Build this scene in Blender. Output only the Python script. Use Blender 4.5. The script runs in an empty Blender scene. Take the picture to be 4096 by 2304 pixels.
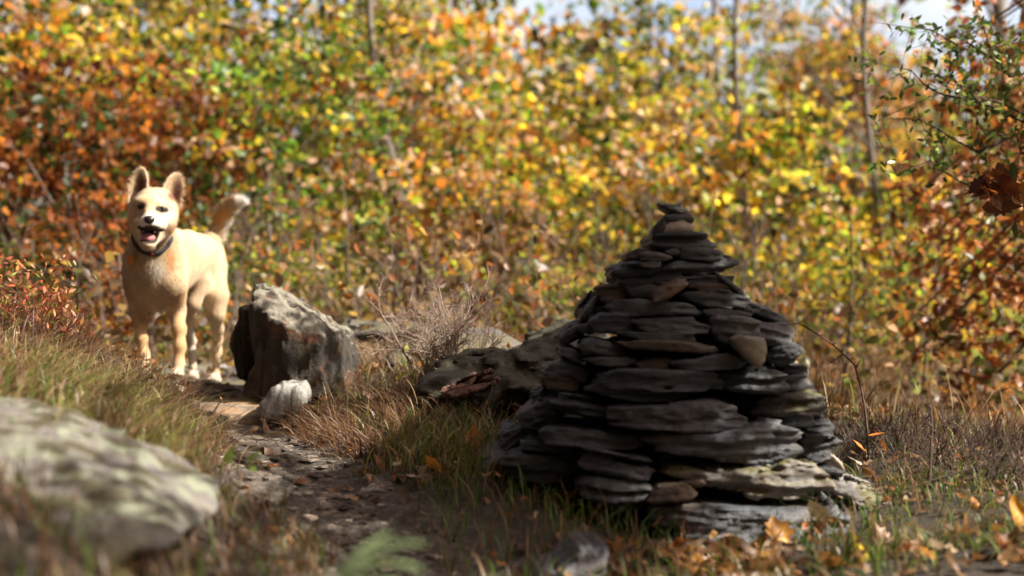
import bpy, math
import numpy as np
R = np.random.RandomState(7)
F = 1707.0          # focal length in pixels of the 1024 wide frame (60 mm lens)
CZ = 0.5            # camera height
SC = bpy.context.scene
COL = SC.collection

# ------------------------------------------------------------------ helpers
def P(px, py, d):
    return np.array([(px-512)*d/F, d, CZ-(py-288)*d/F])

def crop(ox, oy, s):
    return lambda X, Y: ((ox+X/s)/4.0, (oy+Y/s)/4.0)
cA = crop(2200, 780, 2.07); cM = crop(1850, 1300, 1.3924)
c1 = crop(2000, 1250, 3.22); c2 = crop(2700, 1250, 3.22)
c4 = crop(2700, 1650, 2.862); cD = crop(400, 600, 1.449)
cB = crop(800, 1100, 1.7047); cS = crop(900, 1120, 3.22)
cR = crop(3000, 1200, 1.312); cP = crop(480, 1350, 3.22)
cL = crop(0, 1100, 1.2033)
cI = lambda X, Y: (X, Y)

def _h(ix, iy, iz, seed):
    n = (ix*374761393 + iy*668265263 + iz*2147483647 + seed*1274126177) & 0xFFFFFFFF
    n = ((n ^ (n >> 13))*1274126177) & 0xFFFFFFFF
    n = ((n ^ (n >> 16))*2246822519) & 0xFFFFFFFF
    return ((n ^ (n >> 15)) & 0xFFFFFF)/float(0xFFFFFF)*2-1

def noise(p, seed=0):
    p = np.asarray(p, float)
    i = np.floor(p).astype(np.int64); f = p-i
    u = f*f*f*(f*(f*6-15)+10)
    r = 0
    for dx in (0, 1):
        for dy in (0, 1):
            for dz in (0, 1):
                w = (u[..., 0] if dx else 1-u[..., 0])*(u[..., 1] if dy else 1-u[..., 1])*(u[..., 2] if dz else 1-u[..., 2])
                r = r+w*_h(i[..., 0]+dx, i[..., 1]+dy, i[..., 2]+dz, seed)
    return r

def fbm(p, seed=0, octv=4, gain=0.5):
    a, s, r = 1.0, 0.0, 0
    p = np.asarray(p, float)
    for o in range(octv):
        r = r+a*noise(p*(2.03**o)+o*17.3, seed+o); s += a; a *= gain
    return r/s

def smooth(a, b, x):
    t = np.clip((x-a)/(b-a), 0, 1); return t*t*(3-2*t)

def mesh_obj(name, V, Fc, mat, parent=None, color=None, shade=True):
    V = np.asarray(V, np.float32); Fc = np.asarray(Fc, np.int32)
    me = bpy.data.meshes.new(name)
    me.vertices.add(len(V)); me.vertices.foreach_set('co', V.ravel())
    k = Fc.shape[1]
    me.loops.add(Fc.size); me.loops.foreach_set('vertex_index', Fc.ravel())
    me.polygons.add(len(Fc))
    me.polygons.foreach_set('loop_start', np.arange(0, Fc.size, k, dtype=np.int32))
    me.polygons.foreach_set('loop_total', np.full(len(Fc), k, np.int32))
    me.polygons.foreach_set('use_smooth', np.full(len(Fc), shade))
    me.update(calc_edges=True)
    if color is not None:
        at = me.color_attributes.new('Col', 'FLOAT_COLOR', 'POINT')
        c = np.ones((len(V), 4), np.float32); c[:, :3] = color
        at.data.foreach_set('color', c.ravel())
    me.materials.append(mat)
    o = bpy.data.objects.new(name, me); COL.objects.link(o)
    if parent: o.parent = parent
    return o

def tag(o, label=None, cat=None, group=None, kind=None):
    if label: o['label'] = label
    if cat: o['category'] = cat
    if group: o['group'] = group
    if kind: o['kind'] = kind
    return o

def empty(name, loc):
    o = bpy.data.objects.new(name, None); COL.objects.link(o)
    o.location = [float(v) for v in loc]; o.empty_display_size = .05
    return o

def unparent_offset(o, root):
    """mesh data was built in world coordinates: bring it into the frame of its root"""
    l = np.array(root.location)
    n = len(o.data.vertices); v = np.empty(n*3, np.float32)
    o.data.vertices.foreach_get('co', v); v = v.reshape(-1, 3)-l.astype(np.float32)
    o.data.vertices.foreach_set('co', v.ravel()); o.data.update()

class MB:
    def __init__(s): s.V = []; s.F = []; s.C = []; s.n = 0
    def add(s, V, Fc, C=None):
        V = np.asarray(V, float); s.V.append(V); s.F.append(np.asarray(Fc)+s.n); s.n += len(V)
        if C is not None:
            c = np.empty((len(V), 3)); c[:] = C; s.C.append(c)
    def tube(s, pts, rad, n=5, C=None):
        pts = np.asarray(pts, float); m = len(pts); rad = np.broadcast_to(rad, (m,))
        t = np.gradient(pts, axis=0); t /= (np.linalg.norm(t, axis=1)[:, None]+1e-9)
        up = np.array([0.31, 0.9, 0.28]); a = np.cross(t, up); a /= (np.linalg.norm(a, axis=1)[:, None]+1e-9)
        b = np.cross(t, a)
        th = np.arange(n)*2*np.pi/n
        V = pts[:, None]+rad[:, None, None]*(np.cos(th)[None, :, None]*a[:, None]+np.sin(th)[None, :, None]*b[:, None])
        i = np.arange(m-1)[:, None]*n; j = np.arange(n)[None]; j2 = (j+1) % n
        Fc = np.stack([i+j, i+j2, i+n+j2, i+n+j], -1).reshape(-1, 4)
        s.add(V.reshape(-1, 3), Fc, C)
    def build(s, name, mat, parent=None, shade=True):
        return mesh_obj(name, np.concatenate(s.V), np.concatenate(s.F), mat, parent, np.concatenate(s.C) if s.C else None, shade)

def rotmats(n, rs, flat=None):
    """random rotations; flat = max tilt from horizontal in radians"""
    if flat is None:
        q = rs.randn(n, 4); q /= np.linalg.norm(q, axis=1)[:, None]
    else:
        yaw = rs.rand(n)*2*np.pi; ax = rs.rand(n)*2*np.pi; ti = rs.randn(n)*flat
        q1 = np.stack([np.cos(yaw/2), 0*yaw, 0*yaw, np.sin(yaw/2)], 1)
        q2 = np.stack([np.cos(ti/2), np.sin(ti/2)*np.cos(ax), np.sin(ti/2)*np.sin(ax), 0*ti], 1)
        a, b = q2, q1
        q = np.stack([a[:, 0]*b[:, 0]-a[:, 1]*b[:, 1]-a[:, 2]*b[:, 2]-a[:, 3]*b[:, 3],
                      a[:, 0]*b[:, 1]+a[:, 1]*b[:, 0]+a[:, 2]*b[:, 3]-a[:, 3]*b[:, 2],
                      a[:, 0]*b[:, 2]-a[:, 1]*b[:, 3]+a[:, 2]*b[:, 0]+a[:, 3]*b[:, 1],
                      a[:, 0]*b[:, 3]+a[:, 1]*b[:, 2]-a[:, 2]*b[:, 1]+a[:, 3]*b[:, 0]], 1)
    w, x, y, z = q.T
    return np.stack([np.stack([1-2*(y*y+z*z), 2*(x*y-z*w), 2*(x*z+y*w)], -1),
                     np.stack([2*(x*y+z*w), 1-2*(x*x+z*z), 2*(y*z-x*w)], -1),
                     np.stack([2*(x*z-y*w), 2*(y*z+x*w), 1-2*(x*x+y*y)], -1)], 1)

def scatter(mb, TV, TF, pos, rm, sc, C=None):
    n = len(pos); TV = np.asarray(TV, float); TF = np.asarray(TF)
    V = np.einsum('nij,kj->nki', rm, TV)*np.asarray(sc).reshape(-1, 1, 1)+np.asarray(pos)[:, None]
    Fc = (np.arange(n)[:, None, None]*len(TV)+TF[None]).reshape(-1, TF.shape[1])
    c = None if C is None else np.repeat(np.asarray(C), len(TV), axis=0)
    mb.add(V.reshape(-1, 3), Fc, c)

# ------------------------------------------------------------------ materials
def new_mat(name):
    m = bpy.data.materials.new(name); m.use_nodes = True
    nt = m.node_tree; b = nt.nodes['Principled BSDF']
    return m, nt, b
def nd(nt, t, **k):
    n = nt.nodes.new(t)
    for a, v in k.items():
        if a in n.inputs.keys(): n.inputs[a].default_value = v
        else: setattr(n, a, v)
    return n
def ramp(nt, stops, interp='LINEAR'):
    r = nt.nodes.new('ShaderNodeValToRGB'); e = r.color_ramp.elements
    r.color_ramp.interpolation = interp
    while len(e) < len(stops): e.new(0.5)
    for i, (p, c) in enumerate(stops):
        e[i].position = p; e[i].color = (c[0], c[1], c[2], 1) if hasattr(c, '__len__') else (c, c, c, 1)
    return r
def texco(nt, scale=(1, 1, 1), rot=(0, 0, 0)):
    tc = nt.nodes.new('ShaderNodeTexCoord'); mp = nt.nodes.new('ShaderNodeMapping')
    mp.inputs['Scale'].default_value = scale; mp.inputs['Rotation'].default_value = rot
    nt.links.new(tc.outputs['Object'], mp.inputs['Vector']); return mp.outputs[0]
def noise_n(nt, vec, scale, detail=6, rough=.6, dist=0):
    n = nt.nodes.new('ShaderNodeTexNoise'); n.inputs['Scale'].default_value = scale
    n.inputs['Detail'].default_value = detail; n.inputs['Roughness'].default_value = rough
    n.inputs['Distortion'].default_value = dist
    if vec is not None: nt.links.new(vec, n.inputs['Vector'])
    return n.outputs['Fac']
def mixc(nt, fac, a, b, mode='MIX'):
    m = nt.nodes.new('ShaderNodeMix'); m.data_type = 'RGBA'; m.blend_type = mode
    for s, v in ((m.inputs[0], fac), (m.inputs[6], a), (m.inputs[7], b)):
        if isinstance(v, (int, float)): s.default_value = v
        elif isinstance(v, tuple): s.default_value = (*v, 1)
        else: nt.links.new(v, s)
    return m.outputs[2]
def bump(nt, b, hs, base=None):
    prev = None
    for h, dist in hs:
        bp = nt.nodes.new('ShaderNodeBump'); bp.inputs['Distance'].default_value = dist
        nt.links.new(h, bp.inputs['Height'])
        if prev is not None: nt.links.new(prev, bp.inputs['Normal'])
        prev = bp.outputs[0]
    nt.links.new(prev, b.inputs['Normal'])

def rock_mat(name, dark, light, warm, strata=(5, 5, 40), rough=.62, moss=None, mossamt=.55, lich=None, scale=1.0, bumpd=.004, spec=.5):
    m, nt, b = new_mat(name); L = nt.links.new
    v = texco(nt, tuple(s*scale for s in strata)); v2 = texco(nt, (scale,)*3)
    n1 = noise_n(nt, v, 1.6, 8, .65, .4); n2 = noise_n(nt, v2, 9, 6, .6); n3 = noise_n(nt, v2, 90, 5, .7)
    c = ramp(nt, [(.3, dark), (.52, tuple((a+b_)/2 for a, b_ in zip(dark, light))), (.72, light)]); L(n1, c.inputs[0])
    w = ramp(nt, [(.5, 0), (.68, 1)]); L(n2, w.inputs[0])
    col = mixc(nt, w.outputs[0], c.outputs[0], warm)
    g = ramp(nt, [(.25, .72), (.75, 1.25)]); L(n3, g.inputs[0])
    col = mixc(nt, 1.0, col, g.outputs[0], 'MULTIPLY')
    oi = nt.nodes.new('ShaderNodeObjectInfo')
    col = mixc(nt, 1.0, col, oi.outputs['Color'], 'MULTIPLY')
    if lich:
        ln = noise_n(nt, v2, 16, 9, .72, .1); lr = ramp(nt, [(.49, 0), (.56, 1)]); L(ln, lr.inputs[0])
        col = mixc(nt, lr.outputs[0], col, lich)
    if moss:
        ge = nt.nodes.new('ShaderNodeNewGeometry'); sx = nt.nodes.new('ShaderNodeSeparateXYZ'); L(ge.outputs['Normal'], sx.inputs[0])
        mn = noise_n(nt, v2, 12, 8, .7)
        ad = nt.nodes.new('ShaderNodeMath'); ad.operation = 'MULTIPLY_ADD'; ad.inputs[1].default_value = .22; L(sx.outputs[2], ad.inputs[0]); L(mn, ad.inputs[2])
        mr = ramp(nt, [(mossamt, 0), (mossamt+.07, 1)]); L(ad.outputs[0], mr.inputs[0])
        col = mixc(nt, mr.outputs[0], col, moss)
    L(col, b.inputs['Base Color'])
    b.inputs['Roughness'].default_value = rough; b.inputs['Specular IOR Level'].default_value = spec
    bump(nt, b, [(n1, bumpd), (n3, bumpd*.45), (n2, bumpd)])
    return m

def leaf_mat(name, cols, trans=.58, rough=.42, spec=.55):
    """cols: list of colours picked per leaf (random per island)"""
    m, nt, b = new_mat(name); L = nt.links.new
    ge = nt.nodes.new('ShaderNodeNewGeometry')
    n = len(cols); r = ramp(nt, [(i/n, c) for i, c in enumerate(cols)], 'CONSTANT')
    vcl = nt.nodes.new('ShaderNodeVertexColor'); vcl.layer_name = 'Col'; scl = nt.nodes.new('ShaderNodeSeparateColor'); L(vcl.outputs[0], scl.inputs[0])
    ma = nt.nodes.new('ShaderNodeMath'); ma.operation = 'MULTIPLY_ADD'; ma.inputs[1].default_value = .42; L(ge.outputs['Random Per Island'], ma.inputs[0]); L(scl.outputs[0], ma.inputs[2])
    mf = nt.nodes.new('ShaderNodeMath'); mf.operation = 'FRACT'; L(ma.outputs[0], mf.inputs[0]); L(mf.outputs[0], r.inputs[0])
    mu = nt.nodes.new('ShaderNodeMath'); mu.operation = 'MULTIPLY'; mu.inputs[1].default_value = 37.31; L(ge.outputs['Random Per Island'], mu.inputs[0])
    fr = nt.nodes.new('ShaderNodeMath'); fr.operation = 'FRACT'; L(mu.outputs[0], fr.inputs[0])
    br = ramp(nt, [(0, .7), (1, 1.2)]); L(fr.outputs[0], br.inputs[0])
    bc_ = ramp(nt, [(0, .42), (1, 1.4)]); L(scl.outputs[1], bc_.inputs[0])
    col = mixc(nt, 1.0, r.outputs[0], br.outputs[0], 'MULTIPLY')
    col = mixc(nt, 1.0, col, bc_.outputs[0], 'MULTIPLY')
    finish_leaf(nt, b, col, trans, rough, spec); return m
def finish_leaf(nt, b, col, trans, rough, spec):
    L = nt.links.new
    L(col, b.inputs['Base Color']); b.inputs['Roughness'].default_value = rough; b.inputs['Specular IOR Level'].default_value = spec
    t = nt.nodes.new('ShaderNodeBsdfTranslucent'); hs = nt.nodes.new('ShaderNodeHueSaturation'); hs.inputs['Saturation'].default_value = 1.0; hs.inputs['Value'].default_value = 1.2; L(col, hs.inputs['Color']); L(hs.outputs[0], t.inputs['Color'])
    mx = nt.nodes.new('ShaderNodeMixShader'); mx.inputs[0].default_value = trans
    out = nt.nodes['Material Output']; L(b.outputs[0], mx.inputs[1]); L(t.outputs[0], mx.inputs[2]); L(mx.outputs[0], out.inputs['Surface'])
def attr_leaf_mat(name, trans=.4, rough=.5, spec=.4, mott=60.0, mamt=.5):
    m, nt, b = new_mat(name); L = nt.links.new
    a = nt.nodes.new('ShaderNodeVertexColor'); a.layer_name = 'Col'
    n = noise_n(nt, texco(nt), mott, 4, .6); r = ramp(nt, [(.3, 1-mamt), (.6, 1.1)]); L(n, r.inputs[0])
    col = mixc(nt, 1.0, a.outputs[0], r.outputs[0], 'MULTIPLY')
    finish_leaf(nt, b, col, trans, rough, spec); return m
def bark_mat(name, c1_, c2_, s=1.0):
    m, nt, b = new_mat(name); L = nt.links.new
    n1 = noise_n(nt, texco(nt, (30*s, 30*s, 5*s)), 1.5, 7, .7, .5)
    r = ramp(nt, [(.3, c1_), (.7, c2_)]); L(n1, r.inputs[0]); L(r.outputs[0], b.inputs['Base Color'])
    b.inputs['Roughness'].default_value = .8; bump(nt, b, [(n1, .006)]); return m
def plain(name, c, rough=.5, spec=.5, bumps=None):
    m, nt, b = new_mat(name); b.inputs['Roughness'].default_value = rough
    n = noise_n(nt, texco(nt), 120, 4); r = ramp(nt, [(.3, tuple(x*.75 for x in c)), (.7, tuple(min(1, x*1.2) for x in c))])
    nt.links.new(n, r.inputs[0]); nt.links.new(r.outputs[0], b.inputs['Base Color'])
    b.inputs['Specular IOR Level'].default_value = spec
    if bumps: bump(nt, b, [(n, bumps)])
    return m

# ------------------------------------------------------------------ sun and sky
SUN = np.array([.69, -.10, .70]); SUN /= np.linalg.norm(SUN)
w = bpy.data.worlds.new("World"); SC.world = w; w.use_nodes = True
nt = w.node_tree; sky = nt.nodes.new('ShaderNodeTexSky'); sky.sky_type = 'NISHITA'; sky.sun_disc = False
sky.sun_elevation = math.asin(SUN[2]); sky.sun_rotation = math.atan2(SUN[0], SUN[1])
sky.dust_density = 8.0; sky.air_density = .8; sky.ozone_density = .6
nt.links.new(sky.outputs[0], nt.nodes['Background'].inputs[0]); nt.nodes['Background'].inputs[1].default_value = .05
ld = bpy.data.lights.new('sun', 'SUN'); ld.energy = 5.0; ld.angle = math.radians(.53); ld.color = (1, .93, .82)
lo = bpy.data.objects.new('sun', ld); COL.objects.link(lo); lo.location = (6, 0, 8)
import mathutils
lo.rotation_euler = mathutils.Vector(SUN).to_track_quat('Z', 'Y').to_euler()

cam = bpy.data.cameras.new('camera'); co = bpy.data.objects.new('camera', cam); COL.objects.link(co)
co.location = (0, 0, CZ); co.rotation_euler = (math.pi/2, 0, 0)
cam.sensor_width = 36; cam.lens = F/1024*36; cam.clip_end = 500; cam.clip_start = .05
cam.dof.use_dof = True; cam.dof.focus_distance = 4.15; cam.dof.aperture_fstop = 2.3
SC.camera = co
SC.view_settings.view_transform = 'Standard'; SC.view_settings.look = 'None'; SC.view_settings.exposure = 1.35; SC.view_settings.gamma = 1
SC.cycles.use_denoising = True
SC.cycles.max_bounces = 6; SC.cycles.diffuse_bounces = 2; SC.cycles.transparent_max_bounces = 4
SC.cycles.sample_clamp_indirect = 4

# glowing dome piece, added to brighten the sky gaps beyond the wood
cm, cnt, cb = new_mat('sky_glow'); em = cnt.nodes.new('ShaderNodeEmission'); cr_ = ramp(cnt, [(.3, (.50, .66, .95)), (.65, (.92, .96, 1.0))])
cnt.links.new(noise_n(cnt, texco(cnt, (1, 1, 2)), .06, 5, .6), cr_.inputs[0]); cnt.links.new(cr_.outputs[0], em.inputs[0]); em.inputs[1].default_value = .42; cnt.links.new(em.outputs[0], cnt.nodes['Material Output'].inputs[0])
ca_, ce_ = np.meshgrid(np.radians(np.linspace(58, 122, 60)), np.radians(np.linspace(-4, 15, 16))); CVs = np.stack([120*np.cos(ce_)*np.cos(ca_), 120*np.cos(ce_)*np.sin(ca_), 120*np.sin(ce_)], -1).reshape(-1, 3)
ci = (np.arange(15)[:, None]*60+np.arange(59)[None]); o = mesh_obj('sky', CVs, np.stack([ci, ci+1, ci+61, ci+60], -1).reshape(-1, 4), cm); tag(o, 'bright pale sky on an added glowing dome behind the wood', 'sky', kind='structure')

# ------------------------------------------------------------------ ground
ctl = []
for px, py, d in [(390,576,3.05),(330,520,3.35),(300,480,3.65),(275,450,3.95),(245,425,4.3),(225,405,4.75),(200,391,5.45),(225,391,5.6),
    (145,374,5.15),(177,376,5.15),(0,320,4.6),(60,330,4.6),(110,352,4.75),(155,378,4.75),(195,402,4.5),(60,400,3.4),(120,440,3.3),(215,455,3.6),
    (200,470,3.2),(230,520,2.9),(260,480,3.45),(100,560,2.3),(0,480,2.2),(200,576,2.4),(-100,330,4.0),(0,352,6.2),(100,368,6.6),(230,366,7.0),
    (330,478,3.75),(380,450,3.95),(330,425,4.4),(290,414,4.6),(400,400,4.5),(360,385,4.9),(450,400,4.3),(440,440,3.9),(480,480,3.5),(420,500,3.45),
    (450,540,3.2),(500,576,2.98),(600,576,3.0),(700,576,3.0),(760,560,3.1),(850,548,3.2),(920,520,3.35),(1000,545,3.1),(1024,485,3.7),(900,470,3.85),
    (860,450,4.05),(1000,455,4.2),(830,432,4.3),(900,440,5.6),(1000,440,6.0),(450,350,5.4),(550,345,5.3),(350,345,6.0),(450,342,8.0),
    (650,525,3.6),(750,510,3.7),(600,450,4.2),(700,430,4.4)]:
    ctl.append(P(px, py, d))
ctl += [np.array(p, float) for p in [(-1,1,.1),(0,1,-.02),(1,1,0),(0,2,-.01),(1,2,0),(-.75,1.7,.16),(2,3,0),(2,4,.0),(-2,3,.45),(-2.5,4.5,.45),
    (-3,6,.3),(-2,8,.2),(0,8,.15),(3,8,-.2),(3,6,-.1),(3,1,-.05),(-3,1,.3)]]
ctl = np.array(ctl)
def _U(r2): return .5*r2*np.log(r2+1e-9)
_n = len(ctl); _K = _U(((ctl[:, None, :2]-ctl[None, :, :2])**2).sum(-1))+np.eye(_n)*.01
_Pm = np.c_[np.ones(_n), ctl[:, :2]]
_A = np.zeros((_n+3, _n+3)); _A[:_n, :_n] = _K; _A[:_n, _n:] = _Pm; _A[_n:, :_n] = _Pm.T
_w = np.linalg.solve(_A, np.r_[ctl[:, 2], 0, 0, 0])
def Hbase(x, y):
    x = np.asarray(x, float); y = np.asarray(y, float)
    xc = np.clip(x, -3, 3); yc = np.clip(y, .8, 8)
    r2 = (xc[..., None]-ctl[:, 0])**2+(yc[..., None]-ctl[:, 1])**2
    t = (_U(r2)*_w[:_n]).sum(-1)+_w[_n]+_w[_n+1]*xc+_w[_n+2]*yc
    far = .1-.035*np.clip(x, -8, 8)+.02*np.clip(y-12, 0, 60)+.12*noise(np.stack([x*.3, y*.3, x*0], -1), 5)
    k = np.maximum(smooth(6.3, 8.2, y), smooth(2.4, 3.4, np.abs(x)))
    return t*(1-k)+far*k
PATH = np.array([P(*p) for p in [(420,640,2.6),(390,576,3.05),(335,520,3.35),(300,480,3.65),(275,450,3.95),(240,425,4.3),(222,405,4.75),(215,388,5.5),(235,376,6.2)]])[:, :2]
def pathdist(x, y):
    p = np.stack([x, y], -1); r = np.full(np.shape(x), 9.)
    for a, b in zip(PATH[:-1], PATH[1:]):
        ab = b-a; t = np.clip(((p-a)*ab).sum(-1)/(ab@ab), 0, 1)
        r = np.minimum(r, np.linalg.norm(p-(a+t[..., None]*ab), axis=-1))
    return r
def H(x, y):
    x = np.asarray(x, float); y = np.asarray(y, float)
    q = np.stack([x, y, x*0], -1); near = 1-smooth(7, 12, y)
    pd = pathdist(x, y)
    z = Hbase(x, y)+.012*fbm(q*4, 3, 3)+near*(.008*fbm(q*16, 9, 3))
    fl = 1-smooth(.12, .3, pd+.08*noise(q*5, 21))
    st = fbm(q*np.array([14, 22, 1]), 31, 3)
    z = z+fl*near*(-.012+.02*np.clip(np.floor(st*6)/6, -.5, .6))
    return z
def ghit(px, py, d0=2.0, d1=9.0):
    d = np.linspace(d0, d1, 700); x = (px-512)*d/F; z = CZ-(py-288)*d/F
    h = H(x, d); i = np.argmax(z <= h)
    if not (z <= h).any(): i = 350
    return np.array([x[i], d[i], h[i]])

gx = np.sinh(np.linspace(-4.4, 4.4, 420))*.9; gy = np.r_[np.linspace(-6, .8, 20), np.linspace(.85, 7.5, 430), 7.5+np.cumsum(np.geomspace(.03, 6, 90))]
gx = np.unique(np.r_[gx[np.abs(gx) > 2.4], np.linspace(-2.4, 2.4, 330)])
X, Y = np.meshgrid(gx, gy); Z = H(X, Y)
ny, nx = X.shape; ii = np.arange(ny-1)[:, None]*nx+np.arange(nx-1)[None]
GF = np.stack([ii, ii+1, ii+nx+1, ii+nx], -1).reshape(-1, 4)
pdm = 1-smooth(.14, .30, pathdist(X, Y)+.07*fbm(np.stack([X, Y, X*0], -1)*6, 77, 3))
GC = np.stack([pdm, smooth(6, 9, Y), pdm*0], -1).reshape(-1, 3)
m, nt, b = new_mat('forest_ground'); L = nt.links.new
vc = nt.nodes.new('ShaderNodeVertexColor'); vc.layer_name = 'Col'; sp = nt.nodes.new('ShaderNodeSeparateColor'); L(vc.outputs[0], sp.inputs[0])
v = texco(nt); n1 = noise_n(nt, v, 14, 9, .7); n2 = noise_n(nt, v, 70, 6, .7); vo = nt.nodes.new('ShaderNodeTexVoronoi'); vo.inputs['Scale'].default_value = 42; L(v, vo.inputs['Vector'])
soil = ramp(nt, [(.3, (.012, .009, .006)), (.5, (.028, .019, .012)), (.7, (.06, .041, .025))]); L(n1, soil.inputs[0])
pth = ramp(nt, [(.3, (.022, .018, .014)), (.5, (.06, .048, .039)), (.72, (.19, .155, .125))]); L(n2, pth.inputs[0])
vr = ramp(nt, [(0, .8), (.4, 1.15)]); L(vo.outputs['Color'], vr.inputs[0])
pc = mixc(nt, 1.0, pth.outputs[0], vr.outputs[0], 'MULTIPLY')
col = mixc(nt, sp.outputs[0], soil.outputs[0], pc)
lt = ramp(nt, [(.3, (.06, .035, .015)), (.5, (.16, .09, .035)), (.7, (.13, .12, .035))]); L(noise_n(nt, v, 9, 9, .8), lt.inputs[0])
col = mixc(nt, sp.outputs[1], col, lt.outputs[0])
L(col, b.inputs['Base Color']); b.inputs['Roughness'].default_value = .85
bump(nt, b, [(n1, .01), (n2, .006)])
g = mesh_obj('ground', np.stack([X, Y, Z], -1).reshape(-1, 3), GF, m, color=GC)
tag(g, 'dirt footpath and forest floor rising to a low ridge', 'ground', kind='structure')

# ------------------------------------------------------------------ stones
def stone_mesh(poly, cf, yfront, depth, seed, res=(130, 64), lean=.25, rough=1.0, strata=1.0, tiltz=None, box=.19, keep=.62, dref=None, vert=False, jag=1.0, grow=.035):
    """slab whose face outline follows poly, with real depth towards +y"""
    rs = np.random.RandomState(seed)
    d = dref if dref else yfront+depth*.38
    Q = np.array([P(*cf(*p), d)[[0, 2]] for p in poly])
    zc_ = (Q[:, 1].mean()+(Q[:, 1].min()+Q[:, 1].max())/2)/2
    if lean:   # outline points lie on the leaning face, each at its own distance
        Q = np.array([P(*cf(*p), (d+lean*(CZ-zc_))/(1+lean*(cf(*p)[1]-288)/F))[[0, 2]] for p in poly])
    a2 = np.roll(Q, -1, 0); area = .5*np.sum(Q[:, 0]*a2[:, 1]-a2[:, 0]*Q[:, 1])
    if area < 0: Q = Q[::-1]
    seg = np.linalg.norm(np.roll(Q, -1, 0)-Q, axis=1); s = np.r_[0, np.cumsum(seg)]
    nt_, np_ = res
    u = np.linspace(0, s[-1], nt_, endpoint=False); Qc = np.r_[Q, Q[:1]]
    q = np.stack([np.interp(u, s, Qc[:, 0]), np.interp(u, s, Qc[:, 1])], 1)
    q = .1*np.roll(q, 1, 0)+.8*q+.1*np.roll(q, -1, 0)
    tg_ = np.roll(q, -1, 0)-np.roll(q, 1, 0); tg_ /= np.linalg.norm(tg_, axis=1)[:, None]+1e-9
    nq = np.stack([tg_[:, 1], -tg_[:, 0]], 1); hgt_ = min(np.ptp(q[:, 0]), np.ptp(q[:, 1]))
    jn = fbm(np.stack([u*38, 0*u+seed, 0*u], -1), seed+3, 3); q = q+nq*(np.clip(hgt_*.16, .002, .010)*np.round(jn*4)/4*jag+hgt_*grow)[:, None]
    lo_, hi_ = Q.min(0), Q.max(0); c = (q.mean(0)+(lo_+hi_)/2)/2; c[1] = zc_ if lean > .6 else c[1]
    ext = hi_-lo_
    cc = q-q.mean(0); ev, evec = np.linalg.eigh(cc.T@cc); ax = evec[:, 1]; ax = ax*np.sign(ax[0]+1e-9)
    along = (q-c)@ax; M = c+np.outer(along*(keep if not vert else .2), ax)
    ph = (np.arange(np_)+.5)/np_*np.pi
    rho = np.sin(ph)**box; yy = -np.sign(np.cos(ph))*np.abs(np.cos(ph))**.75
    V = np.empty((np_, nt_, 3))
    g_ = M[None]+rho[:, None, None]*(q-M)[None]
    V[..., 0] = g_[..., 0]; V[..., 2] = g_[..., 1]
    V[..., 1] = (yfront+depth/2)+yy[:, None]*depth/2+lean*(V[..., 2]-c[1])
    V[..., 0] *= 1.0
    back = smooth(0, 1, (yy+1)/2)[:, None]
    V[..., 0] += back*(V[..., 0]-c[0])*(-.18)+back*rs.uniform(-.1, .1)*ext[0]
    V[..., 2] += back*(V[..., 2]-c[1])*(-.12)
    hz0 = (V[..., 0]-c[0])*(-ax[1])+(V[..., 2]-c[1])*ax[0]; hx0 = (V[..., 0]-c[0])*ax[0]+(V[..., 2]-c[1])*ax[1]
    pl = np.stack([hx0*3.5, 0*hx0+seed*1.7, (hz0+.006*noise(np.stack([hx0*9, 0*hx0, 0*hx0+seed], -1), seed))*75], -1)
    led = noise(pl, seed+21)+.5*noise(pl*np.array([2.5, 1, 2.2]), seed+22); led = np.round(led*3)/3*.7+led*.3
    V[..., 1] += -(1-smooth(.3, .9, (yy+1)/2))[:, None]*led*np.clip(ext.min()*.30, .004, .018)*strata
    # end to end normals
    du = np.roll(V, -1, 1)-np.roll(V, 1, 1); dv = np.gradient(V, axis=0)
    N = np.cross(du, dv); N /= (np.linalg.norm(N, axis=-1)[..., None]+1e-9)
    ctr = np.array([c[0], yfront+depth/2, c[1]])
    if ((V-ctr)*N).sum() < 0: N = -N
    sz = min(ext[1], ext[0], depth)*1.0
    nz = np.array([-ax[1], 0, ax[0]]); hz = (V-ctr)@nz; ax3 = np.array([ax[0], 0, ax[1]]); hx = (V-ctr)@ax3
    S = np.stack([hx*5, V[..., 1]*5, hz*55], -1)
    lay = fbm(S+seed*3.1, seed, 3)
    amp = np.clip(sz*.12, .002, .014)*rough
    blk = fbm(np.stack([hx*9, V[..., 1]*9, hz*16], -1)+seed, seed+9, 3)
    step = np.floor(lay*4+blk*2)/4
    V = V+N*(amp*(1.1*blk+.55*strata*step+.35*lay))[..., None]
    V = V+N*(amp*.35*fbm(V*90, seed+4, 2))[..., None]
    i = (np.arange(np_-1)*nt_)[:, None]+np.arange(nt_)[None]; i2 = (np.arange(np_-1)*nt_)[:, None]+(np.arange(nt_)[None]+1) % nt_
    Fc = np.stack([i, i2, i2+nt_, i+nt_], -1).reshape(-1, 4)
    VV = V.reshape(-1, 3)
    # caps: triangle fans as degenerate-free quads through a centre strip
    c0 = V[0].mean(0); c1_ = V[-1].mean(0); n0 = len(VV)
    VV = np.r_[VV, [c0], [c1_]]
    j = np.arange(0, nt_, 2)
    F0 = np.stack([np.full(len(j), n0), (j+2) % nt_, (j+1) % nt_, j], 1)
    base = (np_-1)*nt_
    F1 = np.stack([np.full(len(j), n0+1), base+j, base+(j+1) % nt_, base+(j+2) % nt_], 1)
    return VV, np.r_[Fc, F0, F1]

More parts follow.
